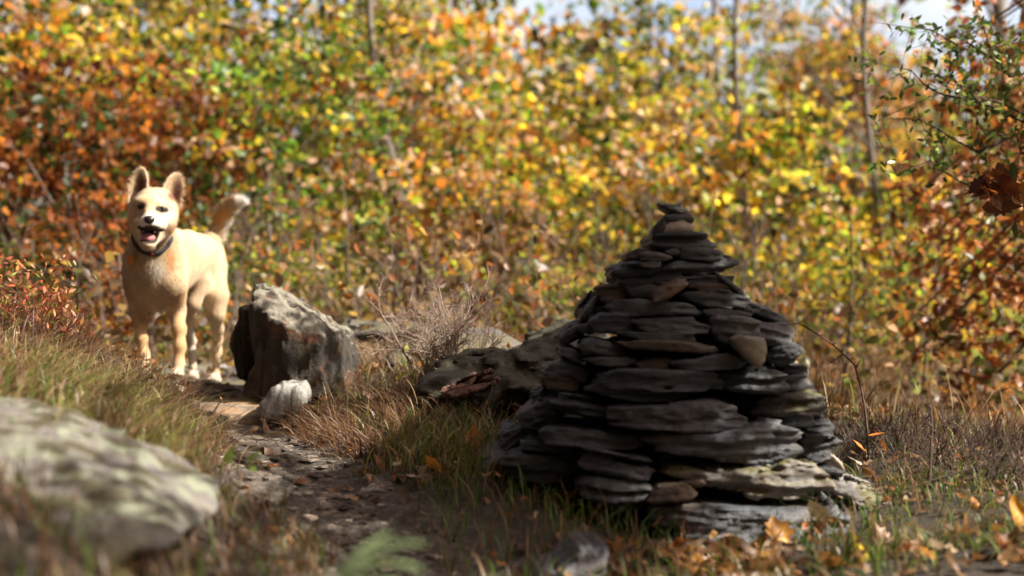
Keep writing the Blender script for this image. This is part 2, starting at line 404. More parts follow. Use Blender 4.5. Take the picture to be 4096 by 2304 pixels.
ROCK = rock_mat('schist', (.010, .0125, .0165), (.070, .074, .086), (.050, .044, .038), strata=(5, 5, 75), rough=.48, bumpd=.006)
ROCKM = rock_mat('mossy_schist', (.03, .03, .03), (.12, .112, .105), (.09, .07, .05), moss=(.10, .095, .035), mossamt=.66)
ROCKP = rock_mat('pale_stone', (.22, .19, .16), (.42, .38, .33), (.33, .26, .19), strata=(6, 6, 12), rough=.7)
ROCKB = rock_mat('brown_stone', (.04, .03, .025), (.125, .095, .075), (.13, .075, .04))

def stone(name, label, cat, poly, cf, yfront, depth, seed, mat=ROCK, group=None, tint=(1, 1, 1), **k):
    V, Fc = stone_mesh(poly, cf, yfront, depth, seed, **k)
    c = V.mean(0); c[2] = V[:, 2].min()
    o = mesh_obj(name, V-c, Fc, mat); o.location = c
    o.color = (*tint, 1)
    tag(o, label, cat, group); return o

def nets(vol, lo, h):
    s = vol < 0; nx, ny, nz = vol.shape
    cnt = np.zeros((nx-1, ny-1, nz-1), np.int8); acc = np.zeros((nx-1, ny-1, nz-1, 3), np.float32)
    sl = lambda o, n: slice(o, n-1+o)
    for ax_ in range(3):
        for o1 in (0, 1):
            for o2 in (0, 1):
                off = [0, 0, 0]; oth = [i for i in range(3) if i != ax_]; off[oth[0]] = o1; off[oth[1]] = o2
                off2 = list(off); off2[ax_] = 1
                a = vol[sl(off[0], nx), sl(off[1], ny), sl(off[2], nz)]; b_ = vol[sl(off2[0], nx), sl(off2[1], ny), sl(off2[2], nz)]
                cr = (a < 0) != (b_ < 0); t = np.where(cr, a/np.where(cr, a-b_, 1), 0)
                cnt += cr
                for i in range(3):
                    acc[..., i] += np.where(cr, t if i == ax_ else off[i], 0)
    act = cnt > 0; idx = np.full(cnt.shape, -1, np.int64); idx[act] = np.arange(act.sum())
    ijk = np.argwhere(act); V = lo+(ijk+acc[act]/cnt[act][:, None])*h
    Q = []
    for ax_ in range(3):
        a = [slice(None)]*3; b_ = [slice(None)]*3; a[ax_] = slice(0, -1); b_[ax_] = slice(1, None)
        sa, sb = s[tuple(a)], s[tuple(b_)]; e = np.argwhere(sa != sb)
        u, v_ = [i for i in range(3) if i != ax_]
        e = e[(e[:, u] > 0) & (e[:, v_] > 0) & (e[:, u] < vol.shape[u]-1) & (e[:, v_] < vol.shape[v_]-1)]
        fl = sa[tuple(e.T)]
        def cell(du, dv):
            c = e.copy(); c[:, u] += du; c[:, v_] += dv; return idx[tuple(c.T)]
        q = np.stack([cell(-1, -1), cell(0, -1), cell(0, 0), cell(-1, 0)], 1)
        if ax_ == 1: fl = ~fl
        q[~fl] = q[~fl][:, ::-1]; Q.append(q)
    return V, np.concatenate(Q)


def sdf_rock(poly, cf, yfront, depth, seed, h=.007, lean=.3, amp=.02, sc=(6, 6, 10), ridge=0.0, rsc=(12, 6, 3), k=.05, fine=.4, dref=None, foot=0.0, led=0.0, wrap=0.0, grow=0.0, lap=True, cuts=()):
    """solid with the traced outline, real depth, rounded edges and noise relief"""
    d = dref if dref else yfront+depth*.35
    Q = np.array([P(*cf(*p), d)[[0, 2]] for p in poly]); zc = (Q[:, 1].min()+Q[:, 1].max())/2
    Q = np.array([P(*cf(*p), (d+lean*(CZ-zc))/(1+lean*(cf(*p)[1]-288)/F))[[0, 2]] for p in poly])
    z0, z1 = Q[:, 1].min()-.05, Q[:, 1].max()+.05; yo = (z0-zc)*lean, (z1-zc)*lean
    lo = np.array([Q[:, 0].min()-.05, yfront+min(yo)-.05, z0]); hi = np.array([Q[:, 0].max()+.05, yfront+depth+max(yo)+.05, z1])
    n = np.ceil((hi-lo)/h).astype(int); ax = [lo[i]+np.arange(n[i])*h for i in range(3)]
    gx_, gz_ = np.meshgrid(ax[0], ax[2], indexing='ij'); dm = np.full(gx_.shape, 9.); ins = np.zeros(gx_.shape, bool)
    for a, b_ in zip(Q, np.roll(Q, -1, 0)):
        e = b_-a; t = np.clip(((gx_-a[0])*e[0]+(gz_-a[1])*e[1])/(e@e), 0, 1); dm = np.minimum(dm, np.hypot(gx_-a[0]-t*e[0], gz_-a[1]-t*e[1]))
        c = ((a[1] > gz_) != (b_[1] > gz_)) & (gx_ < (b_[0]-a[0])*(gz_-a[1])/(b_[1]-a[1]+1e-12)+a[0]); ins ^= c
    s2 = np.where(ins, -dm, dm)[:, None, :]
    G3 = np.stack(np.meshgrid(*ax, indexing='ij'), -1)
    cq = Q-Q.mean(0); axq = np.linalg.eigh(cq.T@cq)[1][:, 1]; axq = axq*np.sign(axq[0]+1e-9); xm = (Q[:, 0].min()+Q[:, 0].max())/2; hl = np.ptp(Q[:, 0])/2
    yl = G3[..., 1]-lean*(G3[..., 2]-zc)-wrap*((G3[..., 0]-xm)/hl)**2
    sy = np.abs(yl-(yfront+depth/2))-depth/2
    hh = np.clip(.5-.5*(sy-s2)/k, 0, 1); vol = sy*(1-hh)+s2*hh+k*hh*(1-hh)
    for p0, nn in cuts:
        nn = np.array(nn)/np.linalg.norm(nn); pd_ = (G3-np.array(p0))@nn; hh = np.clip(.5+.5*(vol-pd_)/.008, 0, 1); vol = pd_*(1-hh)+vol*hh+.008*hh*(1-hh)
    near = np.abs(vol) < .06; p = G3[near]
    nz = amp*fbm(p*np.array(sc)+seed, seed, 4)+amp*fine*fbm(p*np.array(sc)*4.3, seed+3, 3)
    if ridge: nz = nz+ridge*(np.abs(fbm(p*np.array(rsc)+seed, seed+7, 3))*2.2-.35)
    if led:
        hx_ = (p[:, 0]-xm)*axq[0]+(p[:, 2]-zc)*axq[1]; hz_ = -(p[:, 0]-xm)*axq[1]+(p[:, 2]-zc)*axq[0]
        hz_ = hz_+.004*noise(np.stack([hx_*12, p[:, 1]*12, 0*hx_+seed], -1), seed+1)
        pl = np.stack([hx_*5+seed, p[:, 1]*5, hz_*80], -1); l1 = noise(pl, seed+11); l2 = noise(pl*np.array([3, 3, 1.8]), seed+12)
        nz = nz+led*(np.round(l1*2.5)/2.5*.75+l1*.25)+led*.45*l2
    vol[near] += nz; vol[vol > .9] = .9
    for i_ in (0, -1): vol[i_] = .5; vol[:, i_] = .5; vol[:, :, i_] = .5
    vol -= grow
    return nets(vol, lo, h) if not lap else laplace(*nets(vol, lo, h), 1)
def laplace(V, Q, it=2, lam=.5):
    for _ in range(it):
        s = np.zeros_like(V); c = np.zeros(len(V))
        for i in range(4):
            for j in ((i+1) % 4, (i+3) % 4):
                np.add.at(s, Q[:, i], V[Q[:, j]]); np.add.at(c, Q[:, i], 1)
        V = V+lam*(s/c[:, None]-V)
    return V, Q
# cairn: half width of the pile (source pixels) against height in the picture
AX = 2710/4; DC = 3.66
def halfw(py):
    return np.interp(py*4, [820, 950, 1000, 1100, 1250, 1400, 1500, 1700, 1900, 2100], [60, 130, 230, 265, 400, 520, 570, 650, 740, 760])/4*DC/F
G = 'flat stones stacked in the cairn'
CAIRN = [ # polygon, crop, label, options
(cA, [(890,75),(960,80),(1075,75),(1110,110),(1152,170),(1145,190),(1110,195),(1060,180),(990,165),(930,125),(895,100)], 'tilted grey-brown capstone, topmost stone of the cairn', dict(t=(1.5,1.3,1.25), dp=.12)),
(cA, [(960,185),(990,170),(1080,180),(1165,205),(1150,225),(1050,225),(970,215)], 'thin brown chip right under the tilted capstone', dict(t=(1.2,1.1,1), dp=.1)),
(cA, [(950,235),(990,222),(1100,222),(1160,240),(1165,280),(1140,300),(1060,315),(935,305)], 'pale tan block near the top of the cairn under a thin chip', dict(m=1, dp=.1)),
(cA, [(965,190),(985,215),(930,290),(880,345),(850,355),(865,300),(910,240)], 'dark sliver leaning steeply against the pale block near the top', dict(dp=.06, t=(.7,.65,.6))),
(cA, [(815,375),(850,355),(1000,325),(1130,315),(1240,345),(1300,365),(1320,400),(1290,430),(1160,435),(1050,440),(900,430),(830,405)], 'thick dark stone carrying the pale block near the top', dict(t=(.9,.95,.8))),
(cA, [(625,495),(700,460),(860,437),(900,450),(890,490),(800,530),(700,548),(630,540)], 'brownish stone at the left end of the layer under the thick dark stone', dict(m=3, t=(.8,.8,.8), o=.03)),
(cA, [(730,490),(800,465),(930,480),(1000,510),(1010,530),(930,548),(830,545),(760,535),(765,510)], 'small grey flake in front of the brownish stone, upper left of cairn', dict(t=(1.3,1.2,1.2), o=-.03, dp=.1)),
(cA, [(1055,490),(1090,445),(1200,437),(1330,460),(1385,490),(1370,520),(1290,530),(1150,520),(1060,515)], 'brown flat stone at the right under the thick dark stone', dict(t=(1.3,1.15,1))),
(cA, [(960,470),(1010,455),(1050,470),(1040,500),(980,500)], 'small dark pebble wedged below the thick dark stone', dict(dp=.08)),
(cA, [(1370,495),(1450,500),(1540,545),(1545,568),(1500,560),(1390,530)], 'thin black sliver sticking out to the right below the cairn top', dict(t=(.5,.5,.5), dp=.1)),
(cA, [(620,560),(700,552),(915,550),(915,585),(850,600),(760,595),(650,580)], 'thin light-edged flake lying on the wide upper slab', dict(t=(1.4,1.3,1.2), o=-.04, dp=.1)),
(cA, [(500,670),(560,580),(640,550),(900,560),(1000,530),(1380,530),(1480,560),(1440,600),(1400,650),(1250,670),(1060,690),(900,700),(750,710),(560,710)], 'wide dark upper slab overhanging on both sides, widest near the top', dict(t=(1.1,1.1,1.15), dp=.34)),
(cA, [(575,715),(650,700),(800,700),(1020,715),(900,770),(760,790),(640,790),(590,760)], 'grey wedge tucked under the left half of the wide upper slab', dict()),
(cA, [(375,800),(450,745),(580,745),(640,800),(660,840),(560,880),(450,890),(400,850)], 'rough stone with an orange-brown corner below the wide upper slab, left', dict(m=3)),
(cA, [(640,800),(760,770),(880,780),(870,830),(780,850),(660,845)], 'blocky dark stone just right of the stone with the orange-brown corner', dict(t=(.8,.8,.8))),
(cA, [(835,850),(870,790),(960,745),(1050,705),(1110,715),(1070,780),(1000,850),(940,870),(850,865)], 'leaning brown slab propped diagonally below the wide upper slab', dict(m=3, t=(1.4,1.3,1.2), o=-.05, dp=.1)),
(cA, [(1050,720),(1250,675),(1380,690),(1440,740),(1420,770),(1330,750),(1200,745),(1100,750)], 'thin dark slab under the right half of the wide upper slab', dict()),
(cA, [(1090,765),(1200,742),(1370,745),(1480,780),(1400,800),(1200,790)], 'thin ochre-edged flake right of the leaning brown slab', dict(m=3, t=(1.1,1,.8))),
(cA, [(1380,665),(1450,680),(1510,680),(1500,720),(1450,735),(1400,700)], 'short chip with a lit edge poking out right below the upper slab', dict(t=(1.2,1.1,1.1), dp=.12)),
(cA, [(1370,670),(1400,680),(1570,790),(1560,820),(1500,810),(1420,760)], 'narrow dark bar slanting down to the right below the upper slab', dict(dp=.14, o=-.02, t=(.6,.6,.6))),
(cA, [(1050,830),(1100,790),(1280,780),(1450,800),(1560,830),(1610,880),(1550,925),(1400,920),(1250,900),(1120,870)], 'rugged dark slab right of the leaning brown slab with furrowed end', dict(t=(.85,.85,.8), dp=.3)),
(cA, [(230,1000),(270,920),(370,820),(415,850),(415,900),(350,960),(330,1030),(240,1055)], 'steep stone on the left shoulder of the cairn with a gap beside it', dict(t=(1.2,1.1,1.1))),
(cA, [(340,960),(440,920),(500,960),(520,1000),(420,1020),(340,1040)], 'small dark stone behind the left end of the smooth mauve slab', dict(o=.05)),
(cA, [(450,915),(560,870),(700,850),(900,880),(1100,900),(1180,940),(1240,980),(1180,1000),(1000,985),(850,990),(600,1005),(540,990),(470,945)], 'long smooth mauve-grey slab across the upper middle of the cairn', dict(t=(1.45,1.25,1.3), dp=.34)),
(cA, [(1240,960),(1350,950),(1500,960),(1620,990),(1600,1025),(1450,1020),(1300,1000)], 'thin tan slab right of the smooth mauve-grey slab', dict(t=(1.3,1.15,1))),
(cA, [(1510,940),(1600,920),(1650,960),(1640,990),(1560,980)], 'small dark stone pinned beneath the right shoulder slab', dict(dp=.12)),
(cA, [(1570,900),(1640,875),(1750,930),(1890,990),(1908,1035),(1800,1030),(1680,990),(1590,940)], 'right shoulder slab sloping down to the right, striped and dark', dict(t=(1.1,1.05,1.1))),
(cA, [(335,1060),(430,1000),(560,1000),(700,1030),(740,1080),(650,1110),(560,1150),(380,1120)], 'bluish thick stone at left below the smooth mauve-grey slab', dict(t=(1.1,1.2,1.45))),
(cA, [(655,1040),(740,1015),(1000,1010),(1150,1020),(1220,1065),(1300,1090),(1280,1120),(1150,1135),(900,1120),(750,1090)], 'pointed grey-brown slab in the very middle of the cairn', dict(t=(1.1,1,.95), dp=.3)),
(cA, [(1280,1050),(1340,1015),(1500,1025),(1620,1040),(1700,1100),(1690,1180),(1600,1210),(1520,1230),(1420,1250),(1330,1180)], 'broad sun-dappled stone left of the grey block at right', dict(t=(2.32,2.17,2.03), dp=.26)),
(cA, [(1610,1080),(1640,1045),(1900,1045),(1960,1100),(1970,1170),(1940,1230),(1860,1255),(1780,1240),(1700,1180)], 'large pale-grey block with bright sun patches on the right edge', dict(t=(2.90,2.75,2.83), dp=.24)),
(cA, [(1515,1200),(1570,1168),(1680,1180),(1770,1190),(1775,1260),(1760,1340),(1715,1412),(1680,1400),(1600,1330),(1540,1250)], 'smooth tan triangular stone pointing down on the right', dict(m=1, o=-.09, dp=.12, t=(.6,.56,.5), st=.1, rg=.4)),
(cA, [(75,1200),(130,1130),(230,1080),(280,1090),(260,1160),(150,1220),(90,1225)], 'jagged stone on the left flank where the mossy ledge meets cairn', dict(t=(1.4,1.35,1.35), o=.02)),
(cA, [(240,1090),(330,1050),(360,1100),(350,1130),(270,1125)], 'small light-grey block left of the bluish thick stone', dict(t=(1.7,1.7,1.8))),
(cA, [(490,1140),(600,1125),(900,1125),(1140,1150),(1180,1200),(1160,1225),(1000,1210),(700,1195)], 'long thin dark slab directly under the pointed middle slab', dict(t=(.85,.9,.8), dp=.3)),
(cA, [(540,1215),(800,1200),(1100,1215),(1330,1250),(1350,1275),(1330,1305),(1100,1295),(900,1290),(650,1270)], 'long thin brown slab, its right end lit ochre, mid cairn', dict(m=3, t=(.8,.75,.7), dp=.3)),
(cA, [(250,1180),(330,1160),(460,1200),(560,1230),(600,1280),(500,1310),(400,1300),(280,1300)], 'lumpy rounded grey stone on the left above the bluish wedge', dict(t=(1.2,1.15,1.1))),
(cA, [(80,1265),(150,1245),(280,1290),(300,1340),(220,1350),(100,1300)], 'thin dark flake at far left above the big bluish wedge', dict()),
(c1, [(570,710),(690,600),(760,510),(900,540),(1100,680),(1150,760),(1090,860),(950,850),(750,800),(650,790),(600,750)], 'big bluish wedge on the left flank, mid height', dict(t=(1.2,1.3,1.6), dp=.3)),
(c1, [(1050,600),(1250,560),(1600,540),(1750,580),(1720,650),(1500,690),(1200,670)], 'thin light-edged slab right of the big bluish wedge', dict(t=(1.1,1.15,1))),
(c1, [(1735,640),(1900,570),(2150,580),(2100,660),(1900,695),(1780,690)], 'small reddish-brown stone hidden in a gap mid cairn', dict(m=3, t=(.7,.5,.45), o=.03)),
(c2, [(-94,620),(0,600),(200,590),(430,530),(600,530),(850,600),(840,650),(650,690),(400,690),(150,715),(-60,690)], 'lens-shaped grey stone left of the tan triangular stone', dict(t=(1.7,1.6,1.65))),
(c2, [(1120,560),(1200,480),(1370,430),(1530,440),(1590,490),(1500,560),(1440,620),(1300,690),(1130,660)], 'dark beaked stone jutting right below the pale-grey block', dict(t=(1.1,1.1,1.1))),
(c2, [(1310,690),(1440,650),(1580,660),(1650,720),(1650,790),(1500,795),(1330,770)], 'rounded dark stone on the right edge below the beaked stone', dict(t=(1.1,.95,.9))),
(c2, [(1430,640),(1500,580),(1540,640),(1480,660)], 'tiny bright chip lodged under the beaked stone', dict(m=1, o=.05, dp=.08)),
(c1, [(1180,880),(1250,800),(1500,730),(1850,710),(2250,730),(2560,760),(2780,830),(2800,940),(2500,960),(2100,940),(1600,960),(1300,930)], 'very long grey slab with bluish streaks across the middle', dict(t=(1.0,1.0,1.1), dp=.34)),
(c1, [(1080,960),(1250,900),(1600,900),(2100,900),(2300,960),(2350,1040),(2200,1110),(1800,1110),(1400,1040)], 'dark lens-shaped slab right under the very long middle slab', dict(t=(1.2,1.1,1.05), o=.02, dp=.3)),
(c2, [(470,740),(700,710),(1000,700),(1280,700),(1310,800),(1350,900),(1330,980),(1200,1000),(900,1020),(650,980),(540,900)], 'thick straight-edged dark beam of stone below the triangular stone', dict(t=(.95,.95,.9), dp=.3)),
(c2, [(1340,860),(1450,800),(1600,800),(1650,850),(1600,920),(1510,990),(1350,960)], 'furrowed pinkish-grey stone at the right end of the dark beam', dict(t=(2.17,1.96,1.81))),
(c2, [(1520,960),(1640,860),(1700,900),(1740,1000),(1600,990)], 'small steep dark stone on the right edge beside the furrowed stone', dict()),
(c1, [(515,830),(640,800),(800,820),(1000,860),(1060,920),(950,990),(700,990),(550,900)], 'dull brown stone low under the big bluish wedge, left flank', dict(m=3, t=(.7,.7,.7))),
(c1, [(700,1140),(780,1060),(950,1060),(1200,1130),(1400,1170),(1380,1260),(1330,1330),(1000,1270),(800,1230),(720,1200)], 'thick grey stone with a pale upper ridge, left lower course', dict(t=(1.1,1.1,1.1))),
(c1, [(1340,1280),(1390,1210),(1700,1200),(2000,1180),(2250,1150),(2500,1100),(2700,1130),(2900,1190),(3000,1240),(3080,1330),(3070,1410),(2800,1430),(2400,1420),(2000,1380),(1600,1380),(1400,1350)], 'longest reddish-grey slab with a bright lit spot, lower middle', dict(t=(1.55,1.3,1.25), dp=.34)),
(c2, [(910,1190),(990,1100),(1100,1040),(1250,1020),(1450,1000),(1650,985),(1780,1010),(1870,1080),(1840,1160),(1790,1250),(1650,1280),(1400,1260),(1150,1290),(950,1300)], 'big dark rounded stone with green moss on its right end', dict(m=2, t=(.9,.85,.75), dp=.3)),
(c1, [(270,1360),(290,1280),(400,1180),(450,1100),(560,1040),(700,1060),(720,1140),(800,1240),(750,1350),(600,1430),(400,1440),(300,1430)], 'craggy crumpled stone at the left edge above the small grey cubes', dict(t=(1.3,1.2,1.2), rg=1.6)),
(c4, [(1130,60),(1250,10),(1450,0),(1500,20),(1530,80),(1440,130),(1300,110),(1150,100)], 'ridged brown stone under the mossy rounded stone', dict(t=(1.1,1,.9))),
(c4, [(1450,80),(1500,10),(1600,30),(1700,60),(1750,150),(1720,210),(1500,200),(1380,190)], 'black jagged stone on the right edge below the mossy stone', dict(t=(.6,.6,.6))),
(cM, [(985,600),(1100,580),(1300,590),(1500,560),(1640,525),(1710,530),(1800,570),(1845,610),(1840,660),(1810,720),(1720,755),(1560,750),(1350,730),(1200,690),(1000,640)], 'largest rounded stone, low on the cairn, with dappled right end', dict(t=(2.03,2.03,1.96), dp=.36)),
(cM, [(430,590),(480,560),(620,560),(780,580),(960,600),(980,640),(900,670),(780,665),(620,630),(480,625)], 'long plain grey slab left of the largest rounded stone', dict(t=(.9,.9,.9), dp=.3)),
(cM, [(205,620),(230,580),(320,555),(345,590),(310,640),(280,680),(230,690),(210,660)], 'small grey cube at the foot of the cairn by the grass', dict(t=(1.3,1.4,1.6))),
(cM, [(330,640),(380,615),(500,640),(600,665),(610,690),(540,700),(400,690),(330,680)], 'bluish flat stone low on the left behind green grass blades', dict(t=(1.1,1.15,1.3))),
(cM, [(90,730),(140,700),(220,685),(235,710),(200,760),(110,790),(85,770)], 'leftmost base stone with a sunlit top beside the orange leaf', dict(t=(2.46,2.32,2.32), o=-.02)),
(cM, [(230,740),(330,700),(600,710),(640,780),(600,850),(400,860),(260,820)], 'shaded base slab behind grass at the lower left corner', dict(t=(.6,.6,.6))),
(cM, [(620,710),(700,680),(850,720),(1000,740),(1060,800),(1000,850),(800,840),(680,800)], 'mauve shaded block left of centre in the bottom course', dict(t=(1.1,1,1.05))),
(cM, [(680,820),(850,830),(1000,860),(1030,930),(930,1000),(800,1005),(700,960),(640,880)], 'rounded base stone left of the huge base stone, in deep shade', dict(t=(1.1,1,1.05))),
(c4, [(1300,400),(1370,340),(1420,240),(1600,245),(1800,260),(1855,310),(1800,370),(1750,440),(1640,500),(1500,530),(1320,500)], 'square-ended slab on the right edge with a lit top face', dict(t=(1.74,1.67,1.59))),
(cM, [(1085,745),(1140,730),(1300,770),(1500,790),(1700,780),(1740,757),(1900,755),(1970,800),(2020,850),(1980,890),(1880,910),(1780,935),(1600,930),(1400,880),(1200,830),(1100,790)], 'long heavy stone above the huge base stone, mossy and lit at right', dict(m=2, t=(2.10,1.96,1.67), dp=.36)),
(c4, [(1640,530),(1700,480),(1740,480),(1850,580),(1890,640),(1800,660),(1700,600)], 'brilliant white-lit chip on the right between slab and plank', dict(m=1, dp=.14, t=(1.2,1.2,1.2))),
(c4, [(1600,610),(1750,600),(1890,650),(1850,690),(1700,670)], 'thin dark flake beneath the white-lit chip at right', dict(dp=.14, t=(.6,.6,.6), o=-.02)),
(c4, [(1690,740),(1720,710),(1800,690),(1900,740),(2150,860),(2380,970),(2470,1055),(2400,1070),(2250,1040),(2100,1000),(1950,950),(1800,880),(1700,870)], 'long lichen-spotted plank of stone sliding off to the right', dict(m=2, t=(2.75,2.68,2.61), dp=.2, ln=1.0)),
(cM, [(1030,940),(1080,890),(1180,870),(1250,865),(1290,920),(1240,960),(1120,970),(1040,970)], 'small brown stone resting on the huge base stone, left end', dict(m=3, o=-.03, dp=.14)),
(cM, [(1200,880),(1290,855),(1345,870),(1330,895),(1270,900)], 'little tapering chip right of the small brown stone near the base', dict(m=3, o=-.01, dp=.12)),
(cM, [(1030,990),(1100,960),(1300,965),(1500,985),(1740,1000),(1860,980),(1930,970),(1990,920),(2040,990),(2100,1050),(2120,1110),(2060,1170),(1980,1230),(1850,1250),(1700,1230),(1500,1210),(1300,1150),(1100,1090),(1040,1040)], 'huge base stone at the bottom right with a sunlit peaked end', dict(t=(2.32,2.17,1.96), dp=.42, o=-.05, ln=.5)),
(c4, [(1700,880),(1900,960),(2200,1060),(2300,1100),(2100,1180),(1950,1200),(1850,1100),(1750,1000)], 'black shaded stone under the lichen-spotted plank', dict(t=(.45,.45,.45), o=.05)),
]
for k, (cf, poly, lab, o) in enumerate(CAIRN):
    pts = np.array([cf(*p) for p in poly]); cx, cy = pts.mean(0)
    W = halfw(cy); u = (cx-AX)*DC/F
    yf = DC-math.sqrt(max(W*W-u*u, (.25*W)**2))*.82+o.get('o', 0)
    dp = o.get('dp', .22)
    dp = max(.06, min(dp, (DC-yf)*2+.1)) if 'dp' not in o else dp
    mat = [ROCK, ROCKP, ROCKM, ROCKB][o.get('m', 0)]
    zz = [P(0, cf(*p)[1], yf)[2] for p in poly]; th_ = max(zz)-min(zz); xx = [P(cf(*p)[0], 0, yf)[0] for p in poly]; tk = min(th_, max(xx)-min(xx))
    big = o.get('rg', 1.0)
    V, Q = sdf_rock(poly, cf, yf, dp, 100+k, h=.0034 if tk < .06 else .004, lean=o.get('ln', .15), amp=np.clip(tk*.12, .003, .008)*big, sc=(13, 13, 30), k=np.clip(tk*.14, .003, .010),
                    fine=.7, led=np.clip(tk*.2, .003, .010)*o.get('st', 1.0), lap=False, grow=.002, wrap=.0 if tk < .02 else min(.035, (max(xx)-min(xx))*.12))
    c = V.mean(0); c[2] = V[:, 2].min(); ob = mesh_obj('flat_stone', V-c, Q, mat); ob.location = c; tc = np.array(o.get('t', (1, 1, 1))); tc = (tc*.45+tc.mean()*.55)*(.72 if tc.mean() < 1.75 and o.get('m', 0) != 1 else 1.0); ob.color = (*[float(v) for v in tc], 1); tag(ob, lab, 'stone', G)  # tints carry light: sunlit stones painted paler, shaded ones darker
# packed rubble in the heart of the pile
core = MB(); rs = np.random.RandomState(5)
for py in np.arange(248, 530, 9.0):
    W = halfw(py)*(.58 if py < 300 else .76); n = max(3, int(W*26)); z = P(0, py, DC)[2]
    for k in range(n):
        a = rs.rand()*6.28; r = W*math.sqrt(rs.rand())*.72
        c = np.array([(AX-512)*DC/F+math.cos(a)*r, DC+.05+math.sin(a)*r*.8, z])
        th = np.linspace(0, 2*np.pi, 10)[:-1]; ra = (W*.36+.008)*(1+.3*rs.randn(9).clip(-1, 1))
        lay = []
        for hz, s in ((-.018, .8), (-.009, 1), (.009, 1), (.018, .75)):
            lay.append(np.stack([c[0]+np.cos(th)*ra*s, c[1]+np.sin(th)*ra*s, c[2]+hz+0*th+rs.randn(9)*.002], 1))
        Vv = np.concatenate(lay); i = np.arange(3)[:, None]*9+np.arange(9)[None]; i2 = np.arange(3)[:, None]*9+(np.arange(9)[None]+1) % 9
        Fc = np.stack([i, i2, i2+9, i+9], -1).reshape(-1, 4)
        core.add(Vv, Fc)
        n0 = 27; core.F.append(np.array([[0, 3, 2, 1], [0, 5, 4, 3], [0, 7, 6, 5]])+core.n-36); core.F.append(np.array([[27, 28, 29, 30], [27, 30, 31, 32], [27, 32, 33, 34]])+core.n-36)
o = core.build('cairn_rubble', ROCK, shade=False); o.color = (.6, .6, .6, 1)
tag(o, 'packed dark rubble filling the heart of the stone cairn', 'rubble', kind='stuff')

# ---- other rocks
def srock(name, label, cat, poly, cf, yfront, depth, seed, mat, tint=(1, 1, 1), **k):
    V, Q = sdf_rock(poly, cf, yfront, depth, seed, **k); c = V.mean(0); c[2] = V[:, 2].min()
    o = mesh_obj(name, V-c, Q, mat); o.location = c; o.color = (*tint, 1); tag(o, label, cat); return o
LICH = rock_mat('lichen_boulder', (.08, .07, .065), (.22, .20, .185), (.16, .13, .105), strata=(5, 5, 6), moss=(.06, .05, .022), mossamt=.68, lich=(.20, .215, .15), bumpd=.01)
GREY = rock_mat('grey_boulder', (.05, .05, .056), (.14, .135, .145), (.10, .085, .07), strata=(4, 4, 8), moss=(.10, .09, .05), mossamt=.62, bumpd=.008)
DARKM = rock_mat('dark_mossy_ledge', (.014, .013, .010), (.065, .058, .042), (.055, .045, .026), strata=(4, 4, 8), moss=(.042, .037, .018), mossamt=.50, bumpd=.012)
WARM = rock_mat('ochre_rock', (.09, .065, .045), (.26, .19, .12), (.24, .14, .07), strata=(4, 4, 14), bumpd=.006)
CRACK = rock_mat('weathered_white_stone', (.10, .10, .095), (.34, .33, .30), (.25, .23, .19), strata=(26, 8, 3), bumpd=.008)
srock('boulder', 'big pale lichen-covered boulder, blurred, in the left foreground', 'boulder',
      [(-90,408),(0,412),(31,417),(58,429),(83,441),(110,460),(133,476),(155,490),(178,506),(198,530),(186,542),(150,552),(90,580),(20,620),(-90,640)], cI, 2.2, .5, 11, LICH, h=.009, lean=1.9, amp=.028, sc=(4, 4, 5), k=.09, fine=.35)
srock('boulder', 'smooth grey boulder on the ridge behind the dry bush', 'boulder',
      [(1230,560),(1400,460),(1500,420),(1800,362),(1990,366),(2100,420),(2230,500),(2200,580),(1900,620),(1600,640),(1300,640)], cB, 5.05, .5, 12, GREY, h=.011, lean=1.8, amp=.02, sc=(3, 3, 5), k=.14, tint=(.95, .95, 1.05))
srock('fallen_log', 'long low weathered log on the ridge, between stump and dry bush', 'log',
      [(930,330),(1010,315),(1200,337),(1400,325),(1620,330),(1640,400),(1420,430),(1300,440),(1100,460),(1000,500),(950,440)], cB, 5.7, .25, 13, GREY, h=.01, amp=.02, sc=(4, 8, 12), k=.06, tint=(.75, .7, .62))
srock('rock_ledge', 'dark mossy rock ledge running in behind the left side of cairn', 'rock',
      [(1520,760),(1600,660),(1700,600),(1850,565),(2000,555),(2200,490),(2400,395),(2557,335),(2750,330),(2800,700),(2500,880),(2300,930),(2000,900),(1700,830)], cB, 4.2, .6, 14, DARKM, h=.009, lean=1.1, amp=.035, sc=(5, 5, 11), ridge=.02, rsc=(4, 4, 9), k=.10, fine=.7, tint=(.5, .47, .42))
stone('bark_slab', 'reddish rotten slab of bark lying under the dark ledge', 'bark',
      [(1640,790),(1750,720),(1850,675),(2010,650),(2060,700),(1950,780),(1750,840)], cB, 4.05, .14, 15, bark_mat('rotten_bark', (.035, .018, .012), (.17, .075, .05)), lean=.8, rough=1.6)
stone('rock', 'half-buried grey rock at the bottom edge of the picture', 'rock',
      [(400,1420),(560,1290),(700,1200),(790,1190),(810,1240),(780,1330),(700,1430),(500,1500)], cM, 2.86, .22, 16, ROCK, tint=(1.5, 1.35, 1.25), lean=.8)
stone('rock', 'dark mossy rock half hidden by grass at the lower right', 'rock',
      [(1000,1260),(1050,1200),(1150,1190),(1280,1240),(1420,1270),(1460,1340),(1300,1370),(1100,1340)], cR, 3.15, .3, 17, ROCKM, tint=(1.1, 1, .9), lean=1.0)
srock('white_stone', 'upright whitish stone with vertical cracks in front of the stump', 'stone',
      [(1845,990),(1850,840),(1920,740),(1980,640),(2060,580),(2095,572),(2110,610),(2130,570),(2200,590),(2260,605),(2340,580),(2390,640),(2430,760),(2400,860),(2300,960),(2100,1040),(1900,1050)], cP, 4.42, .2, 18, CRACK, h=.0045, lean=.35, amp=.008, sc=(9, 9, 6), ridge=.006, rsc=(34, 10, 5), k=.03)
